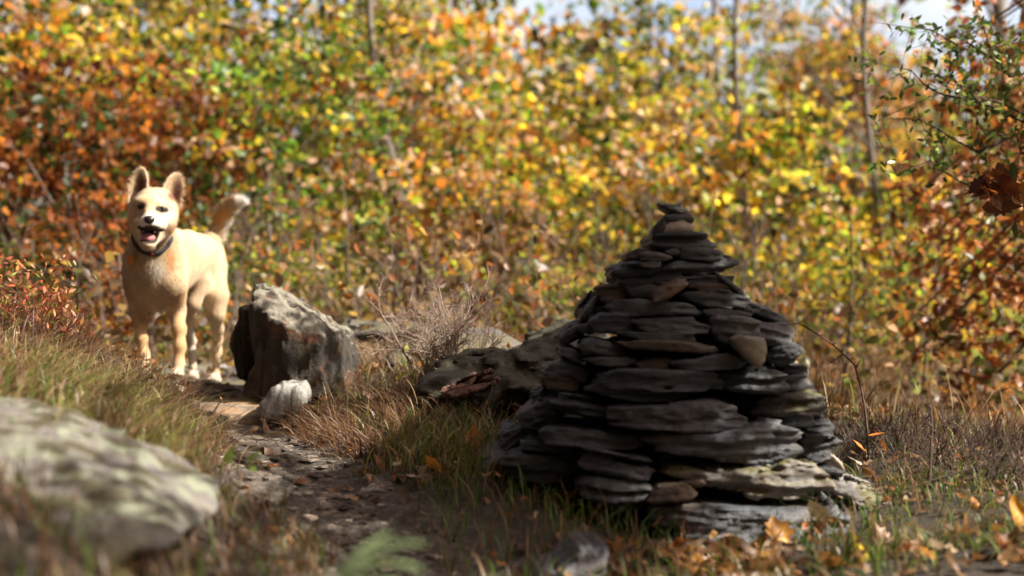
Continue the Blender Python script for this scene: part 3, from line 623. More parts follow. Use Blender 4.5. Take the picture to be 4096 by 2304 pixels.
# slabs underfoot, given in plan
def plan_slab(name, label, px, py, d, w_, l_, h_, seed, mat, tint=(1, 1, 1), rz=0, tilt=(0, 0)):
    rs = np.random.RandomState(seed); th = np.arange(90)/90*2*np.pi
    r = 1+.16*fbm(np.stack([np.cos(th)*2, np.sin(th)*2, th*0+seed], -1), seed, 3)
    r = r/np.maximum(np.abs(np.cos(th)), np.abs(np.sin(th)))**.55
    lv = [(0, .02), (0, .5), (0, .8), (.02, .94), (-.12, 1.0), (-.45, 1.03), (-.8, 1.0), (-1, .95)]
    V = []
    for z, s in lv: V.append(np.stack([np.cos(th)*r*s*w_/2, np.sin(th)*r*s*l_/2, z*h_+0*th], -1))
    V = np.array(V); V = np.repeat(V, 1, 0)
    # refine rings
    V = np.concatenate([np.array([V[i]*(1-t)+V[i+1]*t for t in np.linspace(0, 1, 7)[:-1]]) for i in range(len(V)-1)]+[V[-1:]])
    k = V.shape[0]; p = V.copy()
    V[..., 2] += .014*fbm(p*7, seed, 3)+.006*np.floor(4*fbm(p*np.array([6, 11, 3]), seed+2, 2))/2
    V[..., :2] *= (1+.05*fbm(p*20, seed+5, 2))[..., None]
    V[..., 2] += V[..., 0]*tilt[0]+V[..., 1]*tilt[1]
    c, s = math.cos(rz), math.sin(rz); V = np.stack([V[..., 0]*c-V[..., 1]*s, V[..., 0]*s+V[..., 1]*c, V[..., 2]], -1)
    i = (np.arange(k-1)*90)[:, None]+np.arange(90)[None]; i2 = (np.arange(k-1)*90)[:, None]+(np.arange(90)[None]+1) % 90
    o = mesh_obj(name, V.reshape(-1, 3), np.stack([i, i+90, i2+90, i2], -1).reshape(-1, 4), mat)
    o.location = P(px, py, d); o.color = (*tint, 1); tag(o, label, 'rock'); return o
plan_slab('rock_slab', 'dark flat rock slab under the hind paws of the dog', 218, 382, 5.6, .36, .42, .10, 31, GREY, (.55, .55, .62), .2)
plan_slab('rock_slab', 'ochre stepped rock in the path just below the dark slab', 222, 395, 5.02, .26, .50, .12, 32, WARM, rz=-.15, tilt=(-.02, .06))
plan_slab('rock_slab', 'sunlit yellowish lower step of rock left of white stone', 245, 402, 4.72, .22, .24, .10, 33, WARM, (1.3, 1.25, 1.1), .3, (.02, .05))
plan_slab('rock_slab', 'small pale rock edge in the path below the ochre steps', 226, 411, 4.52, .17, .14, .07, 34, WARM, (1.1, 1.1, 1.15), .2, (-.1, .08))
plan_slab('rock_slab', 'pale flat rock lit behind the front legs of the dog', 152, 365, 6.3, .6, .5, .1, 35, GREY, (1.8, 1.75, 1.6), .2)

# ---- stump
SM, nt, b = new_mat('stump_wood'); L = nt.links.new
n1 = noise_n(nt, texco(nt, (22, 22, 3.5)), 1.5, 9, .7, .8); n2 = noise_n(nt, texco(nt), 7, 7, .65, .5); n3 = noise_n(nt, texco(nt), 85, 5, .7)
c_ = ramp(nt, [(.3, (.010, .008, .006)), (.5, (.034, .026, .018)), (.72, (.10, .078, .052))]); L(n1, c_.inputs[0])
o_ = ramp(nt, [(.56, 0), (.66, 1)]); L(n2, o_.inputs[0]); col = mixc(nt, o_.outputs[0], c_.outputs[0], (.17, .065, .022))
ge = nt.nodes.new('ShaderNodeNewGeometry'); sx = nt.nodes.new('ShaderNodeSeparateXYZ'); L(ge.outputs['Normal'], sx.inputs[0])
ad = nt.nodes.new('ShaderNodeMath'); ad.operation = 'MULTIPLY_ADD'; ad.inputs[1].default_value = .25; L(sx.outputs[2], ad.inputs[0]); L(noise_n(nt, texco(nt), 14, 8, .7), ad.inputs[2])
lr = ramp(nt, [(.62, 0), (.72, 1)]); L(ad.outputs[0], lr.inputs[0]); col = mixc(nt, lr.outputs[0], col, (.24, .22, .17))
L(col, b.inputs['Base Color']); b.inputs['Roughness'].default_value = .85; bump(nt, b, [(n1, .014), (n3, .006), (n2, .01)])
st = empty('tree_stump', P(300, 400, 4.95)); tag(st, 'broken rotting tree stump with jagged slanting top beside the dog', 'stump')
def stump_piece(nm, poly, yf, dp, seed, lean, rough, cuts=()):
    V, Fc = sdf_rock(poly, cS, yf, dp, seed, h=.006, lean=lean, amp=.013, sc=(11, 11, 5), ridge=.009, rsc=(26, 14, 2.2), k=.012, fine=.9, cuts=cuts)
    o = mesh_obj(nm, V, Fc, SM, st); unparent_offset(o, st); return o
stump_piece('stump_body', [(395,150),(440,60),(500,110),(560,120),(720,190),(800,240),(950,300),(1080,400),(1220,480),(1300,560),(1460,650),(1540,760),(1560,820),(1580,880),(1620,1010),(1640,1200),(1600,1500),(900,1530),(500,1500),(290,1420),(340,1220),(450,1050),(420,700),(410,400)], 4.68, .45, 41, .3, .5, [(P(*cS(1190, 760), 4.69), (.66, -.53, .53)), (P(*cS(600, 900), 4.70), (-.45, -.88, .12)), (P(*cS(900, 420), 4.76), (.25, -.55, .80)), (P(*cS(1450, 1000), 4.74), (.85, -.5, .15))])
stump_piece('splintered_edge', [(115,800),(160,660),(220,560),(225,370),(270,330),(380,390),(460,500),(480,900),(440,1180),(330,1300),(190,1230),(165,1000),(115,900)], 4.86, .28, 42, .1, .5)

# ------------------------------------------------------------------ dog (one continuous surface from a signed distance field)
def J(X, Y, d): return P(*cD(X, Y), d)
def S_(r, d): return r*d/(F*4*1.449)
H_ = .0042
lo_ = np.array([-1.52, 4.80, .14]); hi_ = np.array([-.78, 5.82, .90])
def build_dog():
    J0 = J(120, 900, 5.1); J1 = J(870, 900, 5.7)
    lo = np.array([J(100, 0, 5.3)[0], 4.82, .15]); hi = np.array([J(880, 0, 5.7)[0], 5.86, .90])
    n = np.ceil((hi-lo)/H_).astype(int)
    ax = [lo[i]+np.arange(n[i])*H_ for i in range(3)]
    vol = np.full(n, 1.0, np.float32)
    def region(c0, c1_, m):
        a = np.maximum(((np.minimum(c0, c1_)-m-lo)/H_).astype(int), 0); b_ = np.minimum(((np.maximum(c0, c1_)+m-lo)/H_).astype(int)+1, n)
        sl = tuple(slice(a[i], b_[i]) for i in range(3))
        g = np.stack(np.meshgrid(*[ax[i][sl[i]] for i in range(3)], indexing='ij'), -1)
        return sl, g
    def smin(a, b_, k):
        h = np.clip(.5+.5*(b_-a)/k, 0, 1); return b_*(1-h)+a*h-k*h*(1-h)
    def put(sl, d, k): vol[sl] = smin(d, vol[sl], k)
    def ell(X, Y, d, rx, rz, ry, k=.025, rot=0, sub=False):
        c = J(X, Y, d); r = np.array([S_(rx, d), S_(ry, d), S_(rz, d)]); sl, g = region(c, c, r.max()+.06)
        p = g-c
        if rot:
            ca, sa = math.cos(rot), math.sin(rot); p = np.stack([p[..., 0]*ca+p[..., 2]*sa, p[..., 1], -p[..., 0]*sa+p[..., 2]*ca], -1)
        k0 = np.linalg.norm(p/r, axis=-1); k1 = np.linalg.norm(p/(r*r), axis=-1)+1e-9; dd = k0*(k0-1)/k1
        if sub: vol[sl] = -smin(-vol[sl], dd, k)
        else: put(sl, dd, k)
    def limb(pts, k=.02):
        for (X0, Y0, d0, r0), (X1, Y1, d1, r1) in zip(pts[:-1], pts[1:]):
            a, b_ = J(X0, Y0, d0), J(X1, Y1, d1); ra, rb = S_(r0, d0), S_(r1, d1)
            sl, g = region(a, b_, max(ra, rb)+.05); ab = b_-a
            t = np.clip(((g-a)@ab)/(ab@ab), 0, 1)
            put(sl, np.linalg.norm(g-a-t[..., None]*ab, axis=-1)-(ra+t*(rb-ra)), k)
    # trunk
    ell(312, 735, 5.24, 150, 192, 165, .035); ell(420, 660, 5.34, 140, 190, 190, .05)
    ell(505, 630, 5.46, 112, 168, 190, .05); ell(575, 625, 5.56, 110, 140, 160, .04); ell(632, 640, 5.64, 92, 140, 120, .04)
    ell(300, 620, 5.20, 135, 150, 130, .05); ell(232, 720, 5.22, 92, 170, 120, .03); ell(400, 740, 5.24, 100, 170, 120, .03)
    ell(430, 560, 5.30, 90, 95, 110, .04)
    limb([(330, 600, 5.24, 128), (312, 450, 5.16, 112)], .04)
    ell(300, 880, 5.22, 60, 52, 60, .03)
    # fore legs
    limb([(222, 800, 5.20, 69), (224, 950, 5.26, 42), (240, 1090, 5.21, 29), (254, 1190, 5.20, 27), (262, 1255, 5.18, 23)], .02)
    limb([(425, 790, 5.20, 81), (442, 930, 5.26, 49), (458, 1040, 5.22, 35), (461, 1140, 5.20, 29), (455, 1240, 5.19, 28), (452, 1270, 5.18, 25)], .02)
    # hind legs
    limb([(640, 690, 5.60, 94), (668, 850, 5.55, 69), (672, 950, 5.54, 45), (680, 1040, 5.60, 29), (680, 1090, 5.66, 23), (676, 1180, 5.65, 22), (672, 1290, 5.64, 22)], .025)
    limb([(570, 760, 5.50, 69), (540, 890, 5.48, 38), (518, 1000, 5.55, 21), (532, 1110, 5.65, 21), (534, 1190, 5.64, 19), (538, 1260, 5.62, 21)], .02)
    # paws with toes
    for X, Y, d, w_, s in ((255, 1282, 5.14, 40, 1), (446, 1292, 5.14, 44, 1), (538, 1308, 5.58, 36, 1), (664, 1325, 5.60, 40, 1)):
        ell(X, Y-8, d+.01, w_*.85, 24, 44, .012)
        for q in (-1.5, -.5, .5, 1.5):
            ell(X+q*w_*.46, Y+4+abs(q)*2, d-.034+abs(q)*.007, w_*.27, 17, 26, .004)
    # tail
    limb([(640, 560, 5.68, 40), (676, 480, 5.70, 42), (712, 400, 5.71, 40), (750, 330, 5.70, 36), (792, 296, 5.68, 28), (838, 294, 5.66, 14)], .015)
    # head
    ell(312, 318, 5.09, 118, 100, 125, .02); ell(240, 385, 5.08, 78, 92, 90, .03); ell(372, 388, 5.08, 74, 92, 90, .03)
    ell(300, 450, 5.10, 108, 92, 90, .03)
    ell(300, 340, 5.02, 62, 60, 50, .03, .15); ell(238, 300, 5.04, 36, 24, 30, .015, .15); ell(360, 316, 5.04, 36, 24, 30, .015, -.1)
    limb([(299, 350, 5.02, 50), (287, 415, 4.945, 38)], .02)
    ell(255, 424, 4.965, 36, 32, 45, .015, .25); ell(316, 432, 4.965, 40, 32, 45, .015, -.1)
    ell(228, 425, 5.01, 38, 34, 50, .02); ell(348, 440, 5.01, 40, 36, 50, .02)
    limb([(295, 470, 5.08, 84), (277, 528, 5.0, 46), (272, 538, 4.965, 40)], .015)   # lower jaw
    ell(283, 492, 4.945, 68, 46, 64, .006, .12, True)                                  # open mouth
    ell(228, 462, 4.96, 30, 20, 50, .006, -.6, True); ell(340, 476, 4.96, 34, 18, 50, .006, .45, True)
    # ears
    for (tx, ty, td), (bx, by, bd), hw, sx_ in (((236, 96, 5.13), (232, 275, 5.12), 62, -1), ((449, 130, 5.13), (404, 290, 5.12), 60, 1)):
        T, B = J(tx, ty, td), J(bx, by, bd); A = T-B; Ln = np.linalg.norm(A); A /= Ln
        nrm = np.array([sx_*.28, -1, .05]); nrm -= A*(nrm@A); nrm /= np.linalg.norm(nrm); lat = np.cross(nrm, A); hw_ = S_(hw, 5.12)
        sl, g = region(T, B, hw_+.03); p = g-B; u = p@A/Ln; v_ = p@lat; m_ = p@nrm
        uu = np.clip(u, -.3, 1); wd = hw_*np.sqrt(np.clip(1-np.clip(uu, 0, 1)**2.1, 0, 1))+.002
        cup = (v_/hw_)**2*.022*(1-.5*np.clip(u, 0, 1))
        d1 = np.abs(m_-cup+.004)-.0042; dd = np.maximum.reduce([np.abs(v_)-wd, d1, (u-1)*Ln, (-.25-u)*Ln])
        put(sl, dd, .008)
    V, Q = nets(vol, lo, H_)
    return V, Q, vol, lo, ax

DV, DQ, dvol, dlo, dax = build_dog()
DV, DQ = laplace(DV, DQ, 2)
fn = np.cross(DV[DQ[:, 2]]-DV[DQ[:, 0]], DV[DQ[:, 3]]-DV[DQ[:, 1]])
DN = np.zeros_like(DV)
for i in range(4): np.add.at(DN, DQ[:, i], fn)
DN /= np.linalg.norm(DN, axis=1)[:, None]+1e-12
def dhit(X, Y, d0=4.83, d1=5.8):
    """first body surface met going back from the camera side"""
    for d in np.arange(d0, d1, .002):
        p = J(X, Y, d); i = np.round((p-dlo)/H_).astype(int)
        if (i < 0).any() or (i >= np.array(dvol.shape)).any(): continue
        if dvol[tuple(i)] < 0: return p
    return J(X, Y, 5.1)
def dogcol(V, N):
    c = np.empty_like(V); n1 = fbm(V*np.array([30, 30, 12]), 3, 3)[:, None]
    c[:] = (.58, .42, .26); c *= (1+.22*n1+.10*noise(V*np.array([70, 70, 26]), 5)[:, None])
    def blob(X, Y, d, r, colr, soft=.5, sq=(1, 1, 1)):
        nonlocal c
        p = (V-J(X, Y, d))/S_(r, d)/np.array(sq); q = np.linalg.norm(p, axis=1)+.18*fbm(V*25, 8, 3)
        k = (1-smooth(1-soft, 1+soft*.4, q))[:, None]; c = c*(1-k)+np.array(colr)*(1+.08*n1)*k
    W = (.72, .66, .56); T = (.52, .27, .10); TL = (.48, .32, .18)
    for a in ((500, 560, 5.45, 130), (600, 540, 5.6, 110)): blob(*a, (.70, .52, .31), .6)
    blob(690, 860, 5.6, 140, TL, .6); blob(690, 700, 5.62, 90, TL, .6)
    for a in ((225, 1000, 5.2, 90), (450, 1020, 5.2, 90), (240, 1130, 5.2, 80), (455, 1150, 5.2, 80), (180, 800, 5.2, 90), (470, 850, 5.2, 70)): blob(*a, (.56, .35, .17), .5)
    blob(395, 640, 5.12, 62, T, .5, (.7, 2, 1.7)); blob(430, 470, 5.1, 50, T, .6, (.6, 2, 1.4)); blob(380, 740, 5.08, 40, T, .7)
    blob(160, 640, 5.1, 60, TL, .6)
    blob(300, 700, 5.08, 85, W, .6, (1, 2, 1.2)); blob(310, 860, 5.08, 95, W, .6, (1, 2, 1)); blob(290, 600, 5.05, 75, W, .6)
    blob(560, 860, 5.5, 55, W, .6); blob(535, 1100, 5.6, 70, (.62, .54, .46), .6, (1, 2, 3)); blob(470, 880, 5.35, 70, W, .6)
    # head
    blob(300, 300, 5.0, 120, (.72, .52, .28), .5); blob(245, 350, 5.0, 60, (.62, .42, .24), .5); blob(300, 270, 5.0, 18, (.50, .33, .16), .5, (.5, 1.5, 4))
    blob(285, 432, 4.96, 88, (.74, .69, .62), .5, (1, 1.2, .9)); blob(385, 405, 5.03, 68, (.80, .70, .55), .6); blob(215, 440, 5.03, 45, (.74, .58, .40), .6)
    blob(300, 570, 5.02, 70, (.82, .72, .58), .6)
    blob(262, 325, 5.0, 24, (.50, .25, .11), .5); blob(330, 318, 5.0, 24, (.48, .30, .15), .5)
    # paws, tail
    for a in ((255, 1285, 5.12, 42), (446, 1295, 5.12, 46), (538, 1310, 5.56, 52), (664, 1325, 5.58, 52)): blob(*a, (.58, .49, .38), .4)
    blob(690, 400, 5.68, 70, (.95, .52, .17), .6); blob(835, 290, 5.66, 75, (.95, .93, .90), .4); blob(740, 440, 5.70, 44, (.95, .90, .80), .5); blob(785, 360, 5.70, 40, (.95, .90, .80), .5); blob(700, 520, 5.7, 52, (.84, .76, .62), .5); blob(755, 420, 5.72, 40, (.84, .74, .58), .6)
    # inner ears: only faces that look forwards
    f = N[:, 1] < .15
    for X, Y, r in ((238, 195, 38), (240, 240, 34), (432, 215, 34), (425, 260, 34)):
        p = (V-J(X, Y, 5.1))/S_(r, 5.1); q = np.linalg.norm(p*np.array([1, .25, .55]), axis=1); k = ((1-smooth(.4, 1.25, q))*f)[:, None]
        c = c*(1-k)+np.array((.17, .07, .045))*k
    # mouth: dark lips and gums where the cavity was opened
    for X, Y, d, rx, rz, ry, rot in ((283, 492, 4.945, 68, 46, 64, .12), (228, 462, 4.96, 30, 20, 50, -.6), (340, 476, 4.96, 34, 18, 50, .45)):
        p = V-J(X, Y, d); ca, sa = math.cos(rot), math.sin(rot); p = np.stack([p[:, 0]*ca+p[:, 2]*sa, p[:, 1], -p[:, 0]*sa+p[:, 2]*ca], -1)
        q = np.linalg.norm(p/np.array([S_(rx, d), S_(ry*2.2, d), S_(rz, d)]), axis=1); k = (1-smooth(1.12, 1.2, q))[:, None]
        c = c*(1-k)+np.array((.020, .012, .012))*k
    # eye rims
    for X, Y, rx, rz, ro in ((238, 326, 35, 22, .05), (357, 343, 32, 21, -.15)):
        p = (V-dhit(X, Y)); ca, sa = math.cos(ro), math.sin(ro); a = (p[:, 0]*ca+p[:, 2]*sa)/S_(rx, 5.0); b_ = (-p[:, 0]*sa+p[:, 2]*ca)/S_(rz, 5.0)
        k = ((1-smooth(.75, 1.15, np.sqrt(a*a+b_*b_)))*(np.abs(p[:, 1]) < .04))[:, None]; c = c*(1-k)+np.array((.018, .012, .010))*k
    # toe gaps
    for X, Y, d, w_ in ((538, 1308, 5.58, 36), (664, 1325, 5.60, 40)):
        for q in (-1, 0, 1):
            p = (V-J(X+q*w_*.46, Y+2, d-.045))/np.array([S_(4, d), .03, S_(18, d)]); k = (1-smooth(.5, 1.1, np.linalg.norm(p, axis=1)))[:, None]*.8
            c = c*(1-k)+np.array((.06, .04, .03))*k
    return np.clip(c, 0, 1)
DCOL = dogcol(DV, DN)
FM, nt, b = new_mat('dog_fur'); L = nt.links.new
a = nt.nodes.new('ShaderNodeVertexColor'); a.layer_name = 'Col'; n1 = noise_n(nt, texco(nt, (160, 160, 50)), 1.5, 5, .6)
r_ = ramp(nt, [(.3, .82), (.7, 1.1)]); L(n1, r_.inputs[0]); L(mixc(nt, 1.0, a.outputs[0], r_.outputs[0], 'MULTIPLY'), b.inputs['Base Color'])
b.inputs['Roughness'].default_value = .75; b.inputs['Specular IOR Level'].default_value = .2; b.inputs['Sheen Weight'].default_value = .15; bump(nt, b, [(n1, .002)])
root = empty('dog', J(455, 1320, 5.35)); tag(root, 'cream and tan dog standing with open mouth, upright ears and raised tail', 'dog')
o = mesh_obj('body', DV, DQ, FM, root, DCOL); unparent_offset(o, root)
# fur: fine tapering hairs lying along the coat
rs = np.random.RandomState(12); ar = np.linalg.norm(fn, axis=1); cum = np.cumsum(ar)/ar.sum(); NH = 170000
fi = np.searchsorted(cum, rs.rand(NH)); w1, w2 = rs.rand(NH, 1), rs.rand(NH, 1); q = DQ[fi]
hp = (DV[q[:, 0]]*(1-w1)+DV[q[:, 1]]*w1)*(1-w2)+(DV[q[:, 3]]*(1-w1)+DV[q[:, 2]]*w1)*w2; hn = DN[q[:, 0]]; hc = DCOL[q[:, 0]]
keep = (hc.sum(1) > .28)
for ex_, ey_, er_ in ((238, 326, 30), (357, 343, 30), (284, 405, 42), (284, 490, 74)):
    keep &= ~((np.hypot(hp[:, 0]-J(ex_, 0, 5.0)[0], hp[:, 2]-J(0, ey_, 5.0)[2]) < S_(er_, 5.0)) & (hp[:, 1] < 5.08))
keep &= True; hp, hn, hc = hp[keep], hn[keep], hc[keep]; n = len(hp)
flow = np.tile(np.array([.45, .65, -.75]), (n, 1)); tl = (hp[:, 1] > 5.6) & (hp[:, 2] > J(0, 545, 5.68)[2]) & (hp[:, 0] > J(632, 0, 5.68)[0])
flow[tl] = (.35, .1, .9)
tipk = tl & (hp[:, 0] > J(760, 0, 5.68)[0]); flow[tipk] = (1, 0, .05)
headm = (hp[:, 2] > J(0, 560, 5.1)[2]) & (hp[:, 1] < 5.2) & ~tl; flow[headm] = (0, 1, -.5)
side = np.sign(hp[:, 0]-J(305, 0, 5.08)[0]); flow[headm, 0] = side[headm]*.6
ln = np.full(n, .0062); ln[tl] = .020; ln[headm] = .0036; ln[tipk] = .02
chest = (hp[:, 1] < 5.2) & (hp[:, 2] < J(0, 560, 5.1)[2]) & (hp[:, 2] > J(0, 950, 5.1)[2]); ln[chest] = .012
neckr = headm & (hp[:, 1] > 5.08); ln[neckr] = .013
rumpf = (hp[:, 1] > 5.6) & ~tl & (hp[:, 2] > J(0, 900, 5.6)[2]); ln[rumpf] = .011
flow += rs.randn(n, 3)*.25; flow -= hn*(flow*hn).sum(1)[:, None]; flow /= np.linalg.norm(flow, axis=1)[:, None]+1e-9
lift = np.where(tl, .6, .16)[:, None]; dr = flow+hn*(lift+rs.rand(n, 1)*.15); dr /= np.linalg.norm(dr, axis=1)[:, None]
ln = (ln*(.6+.7*rs.rand(n)))[:, None]; sd = np.cross(dr, hn+rs.randn(n, 3)*.3); sd /= np.linalg.norm(sd, axis=1)[:, None]+1e-9
wd_ = .00042+.0002*rs.rand(n, 1)
HV = np.stack([hp-sd*wd_-hn*.001, hp+sd*wd_-hn*.001, hp+dr*ln], 1).reshape(-1, 3)
hc = np.clip(hc*(1+.07*rs.randn(n, 1)), 0, .95); HF = np.arange(n*3).reshape(-1, 3)
o = mesh_obj('fur', HV, HF, FM, root, np.repeat(hc, 3, 0), shade=False); unparent_offset(o, root)

def blob_obj(nm, c, r, mat, parent, root_, rot=0, disp=0, seed=0, nu=28, nv=18, fnc=None):
    u = np.arange(nu)/nu*2*np.pi; v_ = np.linspace(0, np.pi, nv); U, Vv = np.meshgrid(u, v_)
    p = np.stack([np.cos(U)*np.sin(Vv), np.sin(U)*np.sin(Vv), np.cos(Vv)], -1)*np.array(r)
    if fnc: p = fnc(p)
    if disp: p = p*(1+disp*fbm(p*60, seed, 2))[..., None]
    ca, sa = math.cos(rot), math.sin(rot); p = np.stack([p[..., 0]*ca-p[..., 2]*sa, p[..., 1], p[..., 0]*sa+p[..., 2]*ca], -1)+c
    i = (np.arange(nv-1)*nu)[:, None]+np.arange(nu)[None]; i2 = (np.arange(nv-1)*nu)[:, None]+(np.arange(nu)[None]+1) % nu
    o = mesh_obj(nm, p.reshape(-1, 3), np.stack([i, i+nu, i2+nu, i2], -1).reshape(-1, 4), mat, parent); unparent_offset(o, root_); return o
blk = plain('dog_nose', (.018, .015, .017), .35, .6); eyem = plain('dog_eye', (.010, .006, .004), .22, .4); tng = plain('dog_tongue', (.42, .17, .17), .35, .5); clr = plain('collar_webbing', (.035, .035, .04), .7, .3, .001)
for X, Y, ro in ((238, 326, .0), (357, 343, -.1)):
    p = dhit(X, Y); blob_obj('eye', p+np.array([0, .002, 0]), (S_(21, 5), .0068, S_(15, 5)), eyem, root, root, ro)
p = dhit(284, 405)
def noseshape(q):
    q = q.copy(); t = q[..., 2]/S_(25, 5); q[..., 0] *= (1+.22*t); return q
blob_obj('nose', p+np.array([0, .004, 0]), (S_(31, 5), .015, S_(25, 5)), blk, root, root, -.06, fnc=noseshape)
blob_obj('tongue', J(275, 512, 4.982), (S_(44, 5), .026, S_(30, 5)), tng, root, root, .1, .1, 3)
tm = plain('dog_teeth', (.75, .70, .6), .3, .5)
for X, Y, s in ((252, 470, 1), (318, 476, 1)):
    blob_obj('tooth', J(X, Y, 4.968), (.0010, .0012, .0035*s), tm, root, root)
# collar
cp = [(188, 500), (200, 540), (232, 577), (285, 601), (340, 598), (388, 562), (418, 512)]
cpts = [dhit(x, y)+np.array([0, -.004, 0]) for x, y in cp]
cpts += [J(425, 480, 5.24), J(390, 450, 5.30), J(310, 435, 5.33), J(225, 450, 5.28), J(192, 475, 5.18)]
cpts = np.array(cpts); ncp = len(cpts); T_ = np.linspace(0, ncp, 120, endpoint=False); ring = []
for t in T_:
    i = int(t); f = t-i; a_, b_, c_, d_ = (cpts[(i+k) % ncp] for k in (-1, 0, 1, 2))
    ring.append(.5*((2*b_)+(-a_+c_)*f+(2*a_-5*b_+4*c_-d_)*f*f+(-a_+3*b_-3*c_+d_)*f**3))
ring = np.array(ring); cen = ring.mean(0); tg = np.roll(ring, -1, 0)-np.roll(ring, 1, 0); tg /= np.linalg.norm(tg, axis=1)[:, None]
outv = ring-cen; outv[:, 2] *= .3; outv -= tg*(outv*tg).sum(1)[:, None]; outv /= np.linalg.norm(outv, axis=1)[:, None]; upv = np.cross(outv, tg)
hw = S_(13, 5.05); sec = [(0, -hw), (.0025, -hw*.9), (.003, 0), (.0025, hw*.9), (0, hw), (-.002, 0)]
RV = np.stack([ring+outv*a_+upv*b_ for a_, b_ in sec], 1); k = len(sec); i = np.arange(120)[:, None]*k+np.arange(k)[None]; j = np.arange(120)[:, None]*k+(np.arange(k)[None]+1) % k
i2 = ((np.arange(120)+1) % 120)[:, None]*k+np.arange(k)[None]; j2 = ((np.arange(120)+1) % 120)[:, None]*k+(np.arange(k)[None]+1) % k
collar = mesh_obj('collar', RV.reshape(-1, 3), np.stack([i, j, j2, i2], -1).reshape(-1, 4), clr, root); unparent_offset(collar, root)
for X, Y, rx, rz, colr, lb in ((184, 638, 20, 30, (.60, .22, .02), 'orange round tag'), (210, 614, 14, 30, (.22, .17, .02), 'olive yellow tag')):
    p = dhit(X+18, Y)+np.array([-S_(18, 5), -.012, 0]); t_ = blob_obj('tag', p, (S_(rx, 5), .0016, S_(rz, 5)), plain('tag_'+lb.split()[0], colr, .35, .6), collar, root, .1); t_['label'] = lb
p = dhit(306, 600)+np.array([0, -.009, 0]); e_ = blob_obj('emblem', p, (.004, .0015, .006), plain('collar_emblem', (.6, .14, .04), .4), collar, root)

# ------------------------------------------------------------------ leaves, twigs and grass
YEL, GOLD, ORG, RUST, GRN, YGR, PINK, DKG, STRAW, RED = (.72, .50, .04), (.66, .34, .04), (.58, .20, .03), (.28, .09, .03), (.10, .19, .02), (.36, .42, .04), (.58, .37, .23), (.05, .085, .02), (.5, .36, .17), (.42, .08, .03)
DKB = (.09, .05, .025)  # dark brown; with DKG it paints shaded leaves into the palettes
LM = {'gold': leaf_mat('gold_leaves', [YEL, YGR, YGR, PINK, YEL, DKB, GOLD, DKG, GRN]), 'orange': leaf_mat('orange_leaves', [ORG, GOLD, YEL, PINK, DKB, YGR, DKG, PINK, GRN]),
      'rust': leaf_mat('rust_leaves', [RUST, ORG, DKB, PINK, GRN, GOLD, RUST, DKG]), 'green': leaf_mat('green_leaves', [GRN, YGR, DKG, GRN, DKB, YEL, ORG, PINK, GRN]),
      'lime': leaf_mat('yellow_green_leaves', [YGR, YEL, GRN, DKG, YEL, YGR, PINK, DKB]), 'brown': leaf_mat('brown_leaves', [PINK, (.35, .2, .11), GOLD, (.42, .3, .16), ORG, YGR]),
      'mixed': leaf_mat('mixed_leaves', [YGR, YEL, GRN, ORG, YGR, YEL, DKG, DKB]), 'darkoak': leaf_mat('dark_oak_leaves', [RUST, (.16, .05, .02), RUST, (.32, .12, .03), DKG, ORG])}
TWIG = bark_mat('grey_bark', (.07, .055, .045), (.26, .22, .18)); DARKT = bark_mat('dark_twig', (.03, .018, .012), (.12, .07, .05)); PALET = bark_mat('pale_twig', (.20, .145, .11), (.48, .36, .28))
SIMPLE = (np.array([(0, -.5, 0), (.34, -.12, .08), (.3, .2, .06), (0, .55, -.06), (-.3, .2, .06), (-.34, -.12, .08)]), np.array([[0, 1, 2, 3], [0, 3, 4, 5]]))
def crown_mesh(seed, rx, rz, nclump, nleaf, lsz, hole=.05):
    rs = np.random.RandomState(seed); mb = MB(); pts = []
    while len(pts) < nclump:
        p = rs.uniform(-1, 1, 3)
        r = np.linalg.norm(p)
        if r < 1 and rs.rand() < .35+.65*r and noise(p*1.7+seed, seed) > -hole: pts.append(p*np.array([rx, rx, rz]))
    pts = np.array(pts)
    c = np.repeat(pts, nleaf, 0)+rs.randn(nclump*nleaf, 3)*np.array([.19, .19, .07])*(rx**.5)
    cc_ = np.repeat(np.c_[rs.rand(nclump), rs.rand(nclump), np.zeros(nclump)], nleaf, 0)
    scatter(mb, *SIMPLE, c, rotmats(len(c), rs), lsz*(.45+1.1*rs.rand(len(c))**1.3), cc_)
    return mb, pts
CR = []
for s in range(7):
    mb, pts = crown_mesh(200+s, 1.0, 1.15, [95, 62, 84, 50, 74, 42, 66][s], 42, .078)
    t = MB(); rs = np.random.RandomState(s)
    base = np.array([0, 0, -1.9]); top = np.array([rs.uniform(-.2, .2), rs.uniform(-.2, .2), .8]); tt = np.linspace(0, 1, 9)[:, None]
    trunk = base*(1-tt)+top*tt+np.stack([.06*np.sin(tt[:, 0]*5+s), .05*np.cos(tt[:, 0]*4), 0*tt[:, 0]], 1); t.tube(trunk, np.linspace(.035, .008, 9), 7)
    for p in pts[::2]:
        k = int(np.clip((p[2]+1.9)/2.7*8-2, 1, 7)); a = trunk[k]; m_ = (a+p)/2+rs.randn(3)*.06; t.tube([a, m_, p], [.010, .006, .003], 4)
    t2 = MB()
    CR.append((mb, t))
    crown = mb.build('crown', LM['gold']); trk = t.build('trunk', TWIG)
    CR[-1] = (crown.data, trk.data); bpy.data.objects.remove(crown); bpy.data.objects.remove(trk)
for cd, td in CR: pass
